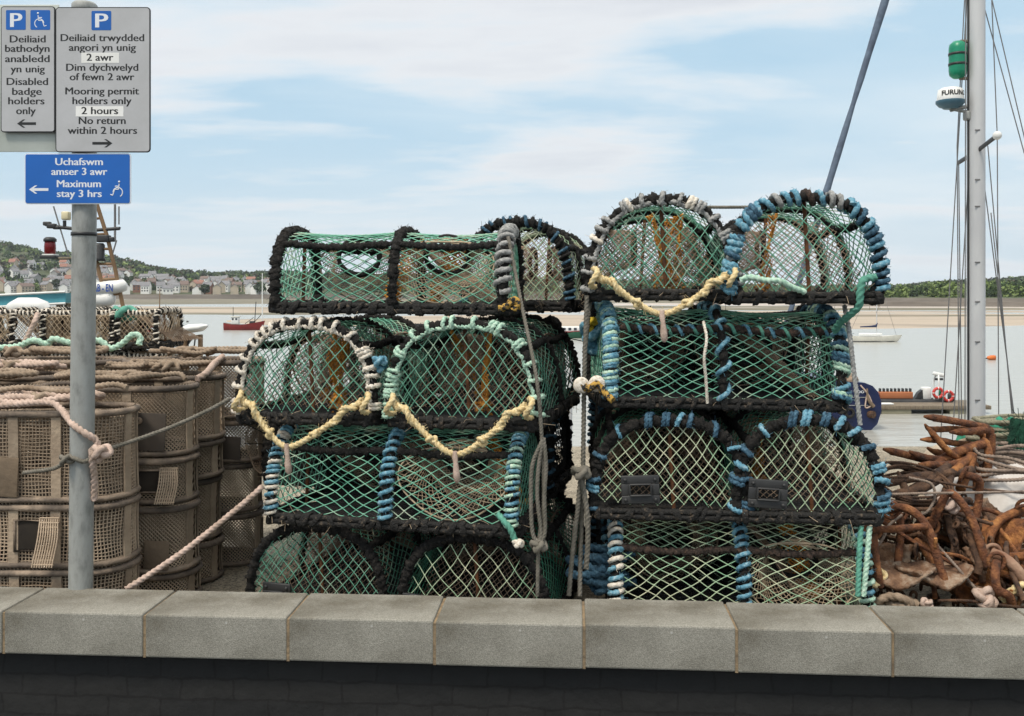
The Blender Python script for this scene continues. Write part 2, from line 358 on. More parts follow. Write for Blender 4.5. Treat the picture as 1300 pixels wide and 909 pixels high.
# an overcast sky is brighter overhead than at the horizon
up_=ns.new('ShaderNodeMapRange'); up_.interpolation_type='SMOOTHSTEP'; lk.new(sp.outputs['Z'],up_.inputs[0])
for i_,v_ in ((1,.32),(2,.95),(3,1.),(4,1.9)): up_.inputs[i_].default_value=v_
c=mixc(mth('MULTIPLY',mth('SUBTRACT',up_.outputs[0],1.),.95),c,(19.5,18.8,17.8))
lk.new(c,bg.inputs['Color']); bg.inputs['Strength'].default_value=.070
sun=bpy.data.lights.new('sun','SUN'); so=bpy.data.objects.new('sun',sun); COL.objects.link(so)
sun.energy=2.3; sun.angle=R(12); sun.color=(1,.92,.80)
d=Vector((math.sin(SUN_AZ)*math.cos(SUN_EL),math.cos(SUN_AZ)*math.cos(SUN_EL),math.sin(SUN_EL)))
so.rotation_euler=d.to_track_quat('Z','Y').to_euler()
vs=scene.view_settings; vs.view_transform='Standard'; vs.look='None'; vs.exposure=.3; vs.gamma=1.; vs.use_curve_mapping=False
scene.cycles.max_bounces=8; scene.cycles.transparent_max_bounces=16
# ------------------------------------------------------------------ setting: quay, water, sand, hills
WATER=CH-5.5
M_quay=granite('quay_aggregate',(.10,.085,.065),(.30,.26,.20),(.44,.39,.31),140)
M_stone=granite('granite_coping',(.185,.18,.16),(.26,.252,.228),(.325,.318,.29),420)
def slate():
    m=bpy.data.materials.new('dark_slate_wall'); m.use_nodes=True; nt=m.node_tree; ns=nt.nodes; lk=nt.links; p=ns['Principled BSDF']; p.inputs['Roughness'].default_value=.8
    tc=ns.new('ShaderNodeTexCoord'); sp=ns.new('ShaderNodeSeparateXYZ'); cb=ns.new('ShaderNodeCombineXYZ'); lk.new(tc.outputs['Object'],sp.inputs[0]); lk.new(sp.outputs['X'],cb.inputs['X']); lk.new(sp.outputs['Z'],cb.inputs['Y'])
    b=ns.new('ShaderNodeTexBrick'); b.inputs['Scale'].default_value=5.; b.inputs['Mortar Size'].default_value=.02; b.inputs['Color1'].default_value=(.012,.012,.0125,1); b.inputs['Color2'].default_value=(.017,.0165,.016,1); b.inputs['Mortar'].default_value=(.007,.006,.006,1); b.offset=.37; b.inputs['Row Height'].default_value=.33; b.inputs['Brick Width'].default_value=.9
    n=ns.new('ShaderNodeTexNoise'); n.inputs['Scale'].default_value=14; n.inputs['Detail'].default_value=8; lk.new(tc.outputs['Object'],n.inputs['Vector'])
    ad=ns.new('ShaderNodeVectorMath'); ad.operation='MULTIPLY_ADD'; ad.inputs[1].default_value=(.03,.03,.03); lk.new(n.outputs['Color'],ad.inputs[0]); lk.new(cb.outputs[0],ad.inputs[2]); lk.new(ad.outputs[0],b.inputs['Vector'])
    mx=ns.new('ShaderNodeMix'); mx.data_type='RGBA'; mx.blend_type='MULTIPLY'; mx.inputs[0].default_value=.6; lk.new(b.outputs['Color'],mx.inputs[6]); lk.new(n.outputs['Fac'],mx.inputs[7]); lk.new(mx.outputs[2],p.inputs['Base Color'])
    bp=ns.new('ShaderNodeBump'); bp.inputs['Strength'].default_value=.8; bp.inputs['Distance'].default_value=.01; lk.new(n.outputs['Fac'],bp.inputs['Height']); lk.new(bp.outputs[0],p.inputs['Normal']); return m
M_slate=slate()
M_pave=granite('pavement_asphalt',(.04,.04,.04),(.06,.06,.06),(.09,.09,.085),160)
M_mortar=mat('mortar',(.30,.22,.13),(.16,.12,.08),20,.95,.5,90)
M_quaywall=mat('quay_wall_stone',(.10,.09,.075),(.05,.048,.042),3,.9,.7,8)
QE=7.7
mb=MB(); mb.add([[-50,3.1+3.3,0],[80,3.1-5.28,0],[80,QE,0],[-50,QE,0]],[[0,1,2,3]])
mb.add([[-80,QE,0],[80,QE,0],[80,QE,WATER-3],[-80,QE,WATER-3]],[[0,1,2,3]],1)
tag(mb.build('quay',[M_quay,M_quaywall],smooth=False),kind='structure')
mb=MB(); mb.add([[-80,-24,-.35],[80,-24,-.35],[80,3.1-5.28,-.35],[-80,3.1+5.28,-.35]],[[0,1,2,3]])
tag(mb.build('pavement',M_pave,smooth=False),kind='structure')

def water_mat():
    m=bpy.data.materials.new('estuary_water'); m.use_nodes=True; nt=m.node_tree; ns=nt.nodes; lk=nt.links
    p=ns['Principled BSDF']; p.inputs['Roughness'].default_value=.22; p.inputs['IOR'].default_value=1.33
    p.inputs['Base Color'].default_value=(.36,.355,.32,1)
    tc=ns.new('ShaderNodeTexCoord'); 
    h=None
    for sc,st,amp in (((.35,1.1,1),1.,.5),((1.6,4.2,1),1.,.25),((.05,.12,1),1.,1.0)):
        mp=ns.new('ShaderNodeMapping'); mp.inputs['Scale'].default_value=sc; lk.new(tc.outputs['Object'],mp.inputs['Vector'])
        n=ns.new('ShaderNodeTexNoise'); n.inputs['Scale'].default_value=st; n.inputs['Detail'].default_value=4; lk.new(mp.outputs['Vector'],n.inputs['Vector'])
        a=ns.new('ShaderNodeMath'); a.operation='MULTIPLY'; a.inputs[1].default_value=amp; lk.new(n.outputs['Fac'],a.inputs[0])
        if h is None: h=a.outputs[0]
        else:
            b=ns.new('ShaderNodeMath'); b.operation='ADD'; lk.new(h,b.inputs[0]); lk.new(a.outputs[0],b.inputs[1]); h=b.outputs[0]
    b=ns.new('ShaderNodeBump'); b.inputs['Strength'].default_value=.55; b.inputs['Distance'].default_value=.26; lk.new(h,b.inputs['Height']); lk.new(b.outputs['Normal'],p.inputs['Normal'])
    return m
mb=MB(); mb.add([[-4000,QE-.5,WATER],[4000,QE-.5,WATER],[4000,6000,WATER],[-4000,6000,WATER]],[[0,1,2,3]])
tag(mb.build('water',water_mat(),smooth=False),kind='structure')

M_sand=mat('wet_sand',(.37,.30,.225),(.26,.21,.16),.06,.7,.3,.3,stretch=(.3,3.,1),c3=(.41,.335,.255),lo=.4,hi=.6)
M_mud=mat('mud_flat',(.17,.14,.10),(.27,.22,.165),.03,.75,.4,.3,stretch=(.35,2.5,1),c3=(.13,.12,.075))
M_pale=mat('pale_mud',(.38,.32,.27),(.47,.41,.35),.02,.6,.3,.3,stretch=(.4,2.5,1))
def bank(name, m, x0,x1,Y0,Y1, h, seed, nx=120, ny=14, skew=0.):
    """low bank of silt: a long dome whose rim wanders; x in metres"""
    r=np.random.default_rng(seed); ph=r.uniform(0,6.28,8)
    x=np.linspace(x0,x1,nx); tx=(x-x0)/(x1-x0)
    wob=lambda k: sum(np.sin((i+1)*k*tx*6.28+ph[i+(0 if k==1 else 4)])/(i+1) for i in range(4))
    ends=np.clip(np.minimum(tx,1-tx)*9,0,1)**.6
    D=Y1-Y0; mid=(Y0+Y1)/2+skew*(x-(x0+x1)/2)
    lo=mid-ends*(D/2*(1+.22*wob(1))); hi=mid+ends*(D/2*(1+.22*wob(2)))
    V=[];
    for j in range(ny):
        t=j/(ny-1); y=lo+(hi-lo)*t; z=WATER-.15+(h+.15)*ends*np.sin(math.pi*t)**.5
        V.append(np.stack([x,y,z],1))
    V=np.concatenate(V); i=np.arange(ny-1)[:,None]; j=np.arange(nx-1)[None]
    mb=MB(); mb.add(V,np.stack([i*nx+j,i*nx+j+1,(i+1)*nx+j+1,(i+1)*nx+j],-1).reshape(-1,4))
    return tag(mb.build(name,m),kind='structure')
bank('sandbank',M_sand,-330,60,264,372,.5,1)
bank('sandbank',M_mud,-170,-40,238,258,.25,2)
bank('mud_flat',M_mud,-700,330,440,840,.7,3)
bank('sandbank',M_sand,-60,190,150,235,.45,4)
bank('sandbank',M_sand,60,128,214,252,.35,5)
bank('mud_flat',M_pale,70,330,300,385,.4,6,skew=-.12)
bank('mud_flat',M_mud,20,150,330,400,.4,8)
bank('sandbank',M_sand,40,170,262,280,.3,9)
bank('mud_flat',M_pale,30,190,425,500,.4,10)

bank('mud_flat',M_mud,30,150,205,214,.62,11)
bank('mud_flat',M_mud,-150,40,300,318,.62,12)
bank('mud_flat',M_mud,60,180,300,322,.6,13)
# far shore and hills: real heights over a polar grid
rp=[(-900,60),(-400,75),(-100,70),(0,60),(30,56),(60,48),(95,49),(150,43),(190,35),(230,28),(290,25),(345,26),(400,24),(520,22),(640,20),(735,17),(850,14),(1000,9),(1120,8),(1180,14),(1220,15),(1300,19),(1500,26),(1900,30)]
rpx=np.array([a for a,_ in rp],float); rph=np.array([b for _,b in rp],float)-4
_ph=np.random.default_rng(3).uniform(0,6.28,12)
def ridge(px): return np.interp(px,rpx,rph)
def ground(X,Y):
    px=CX+F*X/Y; t=np.clip((Y-850)/780,0,1); t=np.sin(t*math.pi/2)
    sh=np.clip((Y-838)/10,0,1)
    n=.5*np.sin(X/53+_ph[0])*np.sin(Y/71+_ph[1])+.35*np.sin(X/23+_ph[2])*np.sin(Y/31+_ph[3])
    h=ridge(px)/F*1640*t
    far=np.clip((Y-1640)/900,0,1); h=h*(1-.2*far)
    return WATER-1+sh*4.2+h*(1+.09*n)+t*2.5*n
pxs=np.linspace(-900,1900,420); Ys=np.concatenate([[836,842,848,852],np.linspace(860,1700,60),np.linspace(1740,2600,12)])
PX,YY=np.meshgrid(pxs,Ys); XX=(PX-CX)/F*YY
V=np.stack([XX,YY,ground(XX,YY)],-1).reshape(-1,3); ny,nx=PX.shape
i=np.arange(ny-1)[:,None]; j=np.arange(nx-1)[None]
M_hill=mat('hillside_grass',(.04,.058,.02),(.085,.085,.04),.02,.95,c3=(.055,.07,.028))
mb=MB(); mb.add(V,np.stack([i*nx+j,i*nx+j+1,(i+1)*nx+j+1,(i+1)*nx+j],-1).reshape(-1,4))
tag(mb.build('hills',M_hill),kind='structure')
# distant blue hills behind on the right
M_far=mat('distant_hill',(.07,.085,.06),(.10,.105,.075),.01,.95)
def hill(name,pts,Y0,depth):
    pts=np.array(pts,float); px=np.linspace(pts[0,0],pts[-1,0],160); h=(HY-np.interp(px,pts[:,0],pts[:,1]))/F*Y0
    n=np.sin(px/17)+.6*np.sin(px/7.3+1)+.4*np.sin(px/3.1+2); h=h*(1+.02*n)
    V=[]
    for t in np.linspace(-1,1,13):
        X=(px-CX)/F*Y0; V.append(np.stack([X,0*X+Y0+t*depth,WATER-2+(h+2-WATER)*math.cos(t*math.pi/2)**.8],1))
    V=np.concatenate(V); nx=160; i=np.arange(12)[:,None]; j=np.arange(nx-1)[None]
    mb=MB(); mb.add(V,np.stack([i*nx+j,i*nx+j+1,(i+1)*nx+j+1,(i+1)*nx+j],-1).reshape(-1,4)); tag(mb.build(name,M_far),kind='structure')
hill('far_hill',[(960,370),(1020,364),(1080,361),(1120,362),(1150,361),(1180,357),(1220,357),(1250,355),(1300,352),(1400,348),(1600,345)],3600,500)
hill('far_hill',[(300,352),(335,345.5),(350,344),(380,346),(430,352),(560,360),(760,366)],3200,450)

# long sea wall along the far shore, stepped embankment nearer on the right
M_sea=mat('sea_wall_stone',(.11,.095,.08),(.19,.165,.14),.06,.9,.5,.5,stretch=(.3,1,4))
def ribbon(name,pts,z0,z1,w,m):
    P=np.array(pts,float); T,N,B=frames(np.column_stack([P,0*P[:,0]])); S=np.stack([-T[:,1],T[:,0]],1)
    a=P-S*w/2; b=P+S*w/2; n=len(P); V=np.vstack([np.column_stack([a,0*a[:,0]+z0]),np.column_stack([a+S*w*.25,0*a[:,0]+z1]),np.column_stack([b,0*a[:,0]+z1]),np.column_stack([b,0*a[:,0]+z0])])
    i=np.arange(n-1); mb=MB()
    for k in range(3): mb.add(V,np.stack([k*n+i,k*n+i+1,(k+1)*n+i+1,(k+1)*n+i],1))
    return mb.build(name,m,smooth=False)
tag(ribbon('sea_wall',[(-1500,842),(-500,840),(0,842),(300,846)],WATER-.5,WATER+4.3,9,M_sea),'long low stone sea wall below the houses across the estuary','sea wall')
tag(ribbon('embankment',[(110,520),(165,440),(190,405),(250,365),(400,330)],WATER-.5,WATER+3.3,7,M_sea),'dark stone embankment under the green trees on the right shore','embankment')
tag(ribbon('embankment',[(128,395),(150,372),(200,345),(330,305)],WATER-.5,WATER+2.2,6,M_sea),'lower dark breakwater in front of the stone embankment','embankment')
mbx=MB(); P=[(112,524),(168,445),(195,410),(255,370),(410,336),(600,420),(420,640),(140,640)]
mbx.add([(x,y,WATER+2.2+(0 if k<5 else 4)) for k,(x,y) in enumerate(P)],[[7,0,1,2],[7,2,3,6],[6,3,4,5]])
tag(mbx.build('shore_land',M_hill,smooth=False),kind='structure')

# trees: woodland masses (uncountable) and single trees
M_leafs=[mat('leaf_dark',(.018,.035,.012),(.035,.06,.018),.25,.9),mat('leaf_mid',(.04,.075,.02),(.065,.10,.03),.25,.9),mat('leaf_light',(.13,.19,.05),(.19,.24,.08),.25,.9),mat('leaf_brown',(.06,.055,.03),(.09,.07,.04),.25,.9)]
def crown(mb, c, rx, rz, n, m, s):
    d=rng.normal(size=(n,3)); d/=np.linalg.norm(d,axis=1,keepdims=True)
    lob=1+.22*np.sin(3.1*d[:,0]*2+c[0])*np.cos(2.7*d[:,2]*2+c[1])
    p=d*(rng.uniform(.45,1.,(n,1))**.5)*lob[:,None]*np.array([rx,rx,rz])+np.array(c)
    a=rng.normal(size=(n,3)); a/=np.linalg.norm(a,axis=1,keepdims=True); b=np.cross(a,rng.normal(size=(n,3))); b/=np.linalg.norm(b,axis=1,keepdims=True)
    q=s*rng.uniform(.6,1.3,(n,1))
    V=np.stack([p-a*q-b*q*.6,p+a*q-b*q*.6,p+a*q*.7+b*q,p-a*q*.7+b*q],1).reshape(-1,3)
    mb.add(V,np.arange(4*n).reshape(-1,4),m)
mb=MB(); r=np.random.default_rng(11)
for k in range(5200):
    Y=r.uniform(900,1690); px=r.uniform(-380,1680); X=(px-CX)/F*Y; z=float(ground(X,Y))
    t=(Y-850)/780
    dens=.95 if t>.30 else (.55 if px<760 else .8)
    if r.random()>dens: continue
    h=r.uniform(4.5,8.5); m=int(r.choice([0,1,2,3],p=[.34,.42,.13,.11]))
    crown(mb,(X,Y,z+h*.45),h*r.uniform(.7,1.1),h*.55,26,m,1.7)
tag(mb.build('woodland',M_leafs,smooth=False),'mixed dark and light green woodland covering the far hillside','woodland',kind='stuff')
mb=MB()
for k in range(420):
    Y=r.uniform(455,640); px=r.uniform(1125,1560); X=(px-CX)/F*Y
    h=r.uniform(3.8,7.)*min(1.2,.55+(px-1110)/150) + (2.0 if Y>560 else 0); m=int(r.choice([0,1,2,3],p=[.12,.36,.5,.02]))
    crown(mb,(X,Y,WATER+3+h*.5),h*r.uniform(.5,.8),h*.6,90,m,.68)
tag(mb.build('woodland',M_leafs,smooth=False),'bright green tree belt behind the stone embankment on the right shore','woodland',kind='stuff')
# single bushes on the near side of the town
TRK=mat('bark',(.05,.038,.028),(.08,.06,.045),2,.95)
tp=[(8,356),(62,340),(104,345),(72,362),(45,365),(150,361),(236,336),(243,355),(289,342),(260,367),(300,365),(330,367),(187,344),(210,342),(120,346),(345,362),(20,363)]
KT=['dark rounded tree','bright green bushy tree','tall dull green tree']
for k,(px,py) in enumerate(tp):
    Y=1100-(py-340)*9; X=(px-CX)/F*Y; z=float(ground(np.array(X),np.array(Y)))
    t=thing('hillside_tree',(X,Y,z),['rounded dark green tree among the houses on the far shore','bushy light green tree among the houses on the far shore','dull mid green tree among the houses on the far shore'][k%3],'tree','trees among the far houses')
    h=[9,8,10.5][k%3]*r.uniform(.85,1.15)
    b=MB(); sweep(b,[(0,0,-.5),(0.1,0,h*.45)],np.array([.45,.25]),6); b.build('trunk',TRK,t)
    b=MB(); crown(b,(0,0,h*.62),h*.45,h*.42,170,0,.95); b.build('crown',M_leafs[[0,2,1][k%3]],t,smooth=False)

# houses across the estuary
HW=[mat('house_white',(.78,.77,.74),(.72,.71,.68),.2,.8),mat('house_cream',(.50,.42,.32),(.42,.36,.28),.2,.8),mat('house_brick',(.26,.13,.085),(.22,.11,.075),.2,.8),mat('house_grey',(.36,.35,.34),(.30,.29,.28),.2,.8)]
HR=[mat('roof_slate',(.15,.15,.165),(.22,.215,.22),.3,.8),mat('roof_red',(.24,.115,.085),(.30,.15,.11),.3,.8),mat('roof_brown',(.14,.10,.085),(.18,.13,.11),.3,.8)]
M_pane=mat('dark_window',(.04,.045,.055),(.06,.065,.08),1,.3)
def house_meshes(L,W,E,Rh):
    a=MB(); x,y=L/2,W/2
    a.add([(-x,-y,-4),(x,-y,-4),(x,y,-4),(-x,y,-4),(-x,-y,E),(x,-y,E),(x,y,E),(-x,y,E),(-x,0,E+Rh),(x,0,E+Rh)],[[0,1,5,4],[2,3,7,6],[1,2,6,5],[3,0,4,7]]); a.add([(-x,-y,E),(-x,y,E),(-x,0,E+Rh),(x,-y,E),(x,y,E),(x,0,E+Rh)],[[0,2,1],[3,4,5]])
    b=MB(); o=.4
    for s in (-1,1): b.add([(-x-o,s*(y+o),E-.25),(x+o,s*(y+o),E-.25),(x+o,0,E+Rh+.15),(-x-o,0,E+Rh+.15),(-x-o,s*(y+o),E-.05),(x+o,s*(y+o),E-.05),(x+o,0,E+Rh+.4),(-x-o,0,E+Rh+.4)],[[0,1,2,3],[4,5,6,7],[0,1,5,4],[0,4,7,3],[1,2,6,5]])
    c=MB(); box(c,(x*.7,0,E+Rh+.7),(.9,.7,1.9))
    return a,b,c
protos={}
kinds=[(9,7,5.6,2.5),(13,7,5.6,2.6),(7.5,7,6,3.4),(9,8,3.9,2.7)]
WN=['white','cream','brick','grey']; RN=['grey slate','red tiled','brown tiled']
def house(X,Y,kd,wc,rc,rz):
    z=float(ground(np.array(X),np.array(Y)))+1.2
    key=(kd,wc,rc)
    if key in protos: return dup(protos[key],(X,Y,z),(0,0,rz))
    L,W,E,Rh=kinds[kd]; a,b,c=house_meshes(L,W,E,Rh)
    desc=['two storey','long terraced','steep gabled','low'][kd]
    t=thing('far_house',(X,Y,z),f'{desc} {WN[wc]} house with {RN[rc]} roof on the far shore','house','houses across the estuary',(0,0,rz))
    a.build('wall',HW[wc],t,smooth=False); ro=b.build('roof',HR[rc],t,smooth=False); c.build('chimney',HW[2 if wc==2 else 3],ro,smooth=False)
    for fl in ((1.6,) if E<4 else (1.5,3.9)):
        for q in np.linspace(-L/2+1.4,L/2-1.4,3 if L<12 else 4):
            wd=MB(); box(wd,(q,-W/2-.02,fl),(1.3,.08,1.3)); wd.build('window',M_pane,t,smooth=False)
    protos[key]=t; return t
placed=[]; tries=0
while len(placed)<120 and tries<14000:
    tries+=1
    px=r.uniform(-25,352); v=r.random()**1.6
    if r.random()<.04: px=r.uniform(700,760)
    top=.24 if px>150 else .33
    Y=862+v*top*780; X=(px-CX)/F*Y
    if any(abs(X-a)<9 and abs(Y-b)<11 for a,b in placed): continue
    placed.append((X,Y))
    house(X,Y,int(r.choice(4,p=[.38,.22,.28,.12])),int(r.choice(4,p=[.62,.18,.08,.12])),int(r.choice(3,p=[.66,.12,.22])),r.uniform(-.5,.5)+(math.pi/2 if r.random()<.4 else 0))

# ------------------------------------------------------------------ low granite wall in front
TH=math.atan(.066)
wr=thing('stone_wall',(0,2.98,0),'low wall of pale granite coping blocks running along the front of the pots','wall',None,(0,0,-TH))
ZT=.21
b=MB(); bbox(b,(0,.135,(-.5+.068)/2),(16,.16,.56),.004); b.build('wall_base',M_slate,wr,smooth=False)
jx=[.2265+.4735*k for k in range(-16,17)]
for k in range(len(jx)-1):
    b=MB(); L=jx[k+1]-jx[k]
    bbox(b,(0,0,0),(L-.008,.252,.14),.006); sk=rng.normal()*.0012
    o=b.build('coping_stone',M_stone,wr,smooth=False,loc=((jx[k]+jx[k+1])/2,.126+sk,ZT-.07+rng.normal()*.0008),rot=(0,0,rng.normal()*.002))
    b=MB(); box(b,(jx[k],.126,ZT-.074),(.0095,.243,.134)); b.build('mortar_joint',M_mortar,wr,smooth=False)
# ------------------------------------------------------------------ lobster creels
class Prof:
    def __init__(s,W,H,n,z0):
        t=np.linspace(0,math.pi,400); c,si=np.cos(t),np.sin(t)
        y=-W/2*np.sign(c)*np.abs(c)**(2/n); z=z0+H*np.abs(si)**(2/n)
        d=np.concatenate([[0],np.cumsum(np.hypot(np.diff(y),np.diff(z)))]); s.len=d[-1]
        s.s=d/d[-1]; s.y=y; s.z=z; s.W=W; s.H=H; s.n=n; s.z0=z0
    def __call__(s,u): return np.interp(u,s.s,s.y),np.interp(u,s.s,s.z)
    def inside(s,y,z,k=1.): return (np.abs(y/(s.W/2*k))**s.n+np.abs((z-s.z0)/(s.H*k))**s.n<1)&(z>s.z0)
    def path(s,x,k=1.,n=90,s0=0,s1=1):
        u=np.linspace(s0,s1,n); y,z=s(u); return np.stack([0*u+x,y*k,s.z0+(z-s.z0)*k],1)
def helix(P, Rr, pitch, ph=0., jit=.32, per=16):
    """rope wound round path P"""
    P=resample(P,.004); T,N,B=frames(P); s=np.linspace(0,1,len(P))*np.linalg.norm(np.diff(P,axis=0),axis=1).sum()
    w=np.cumsum(1+jit*np.sin(s*37+ph)*.6+jit*np.sin(s*91+ph*2)*.5); w=w/w[-1]*s[-1]/pitch*2*math.pi+ph
    n=int((w[-1]-w[0])/(2*math.pi)*per)+2; q=np.linspace(0,len(P)-1,n); idx=np.arange(len(P))
    g=lambda A: np.stack([np.interp(q,idx,A[:,k]) for k in range(3)],1)
    w=np.interp(q,idx,w); Pn,Nn,Bn=g(P),g(N),g(B)
    rr=Rr*(1+.07*np.sin(w*.37+ph))
    return Pn+rr[:,None]*(np.cos(w)[:,None]*Nn+np.sin(w)[:,None]*Bn)
def lashing(parent, name, P, Rr, r, pitch, cols, seg=1.0):
    """coloured lashing wound round a bar; each colour run is its own part"""
    r*=.80
    H=helix(P,Rr+r*.6,pitch,rng.uniform(0,6))
    if len(cols)==1:
        b=MB(); sweep(b,H,r,9,0,3,.45,r*6,.08); fuzz(b,H,r,260,.010); return b.build(name,cols[0],parent)
    per=16; n=len(H); k=0; i=0; bs=[MB() for _ in cols]
    while i<n-3:
        L=int(per*seg*rng.uniform(.7,1.6)); sl=H[i:min(n,i+L+1)]
        if len(sl)>3: sweep(bs[k%len(cols)],sl,r*rng.uniform(.85,1.1),9,0,3,.45,r*6,.08); fuzz(bs[k%len(cols)],sl,r,14,.010)
        i+=L; k+=1
    for b,c in zip(bs,cols):
        if b.n: strand(b,resample(P,.02),.002); b.build(name,c,parent)
def stitches(parent, P, out, cols, Rr, r, gap, slant=.35, s0=0., s1=1., line=True, linem=None):
    """over-and-under stitching: a line laid along the inner edge of the hoop and tufts of rope thrown over it"""
    r*=.84; P=resample(P,.004); T,N,B=frames(P); out=np.array(out,float); c=P.mean(0)
    rad=P-c; rad-=np.outer(rad@out,out); rad-=T*np.sum(rad*T,1,keepdims=True); rad/=np.linalg.norm(rad,axis=1,keepdims=True)
    a=int(s0*len(P)); e=int(s1*len(P))-1; bs=[MB() for _ in cols]; n=len(P)
    if line:
        idx=np.arange(a,e,6); w=rng.normal(size=(len(idx),1))
        L=P[idx]+out*(Rr*.75)-rad[idx]*(Rr*.62+.003*w); b=MB(); rope(b,spline(L,4),r*.95,amp=.35); b.build('lashing',linem or cols[0],parent)
    i=a; k=0
    while i<e:
        sl=int(slant*Rr*2/.004*rng.uniform(.2,1.3))*(1 if rng.random()<.85 else -1)
        th=np.linspace(R(-42),R(205),13); q=np.clip((i+sl*(th-th[0])/(th[-1]-th[0])).astype(int),0,n-1); rr=(Rr+r*.75)*rng.uniform(.96,1.12)
        S=P[q]+rr*(np.cos(th-R(10)+math.pi/2)[:,None]*0+np.sin(th)[:,None]*rad[q]+np.cos(th)[:,None]*out)
        rope(bs[k%len(cols)],S,r*rng.uniform(.8,1.1),amp=.45,noise=.07); fuzz(bs[k%len(cols)],S,r,14,.011)
        if rng.random()<.25: rope(bs[k%len(cols)],S+T[q]*r*1.9,r*.9,amp=.35)
        i+=max(3,int(gap/.004*rng.uniform(.55,1.5))); k+=1
    for b,cc in zip(bs,cols):
        if b.n: strand(b,P[a:e:6]*1.0,.002); b.build('lashing',cc,parent)
def fuzz(mb,P,rad,n,l=.011,m=0,r=.0007):
    for _ in range(n):
        p=P[rng.integers(len(P))]; d=rng.normal(size=3); d/=np.linalg.norm(d); e=rng.normal(size=3)*.5*l
        strand(mb,np.array([p+d*rad*.8,p+d*(rad+l*.5)+e*.4,p+d*(rad+l*rng.uniform(.6,1.3))+e]),r,m,3)
def knobby(mb,P,r,m=0,pitch=.05):
    P=resample(P,.007); T,N,B=frames(P)
    j=rng.normal(size=(len(P),2))*r*.13; P=P+N*j[:,:1]+B*j[:,1:]
    rr=r*(1+.12*np.sin(np.arange(len(P))*.9)+.08*rng.normal(size=len(P)))
    sweep(mb,P,rr,10,m,2,.4,pitch,.13)
def frays(mb,P,n,l,r=.0011,m=0):
    for _ in range(n):
        p=P[rng.integers(len(P))]; d=rng.normal(size=3); d/=np.linalg.norm(d); e=rng.normal(size=3)*.5
        t=np.linspace(0,1,5)[:,None]; L=l*rng.uniform(.4,1.2)
        strand(mb,p+d*.015+t*L*d+t*t*L*e-np.array([0,0,.3])*t*t*L,r,m,3)

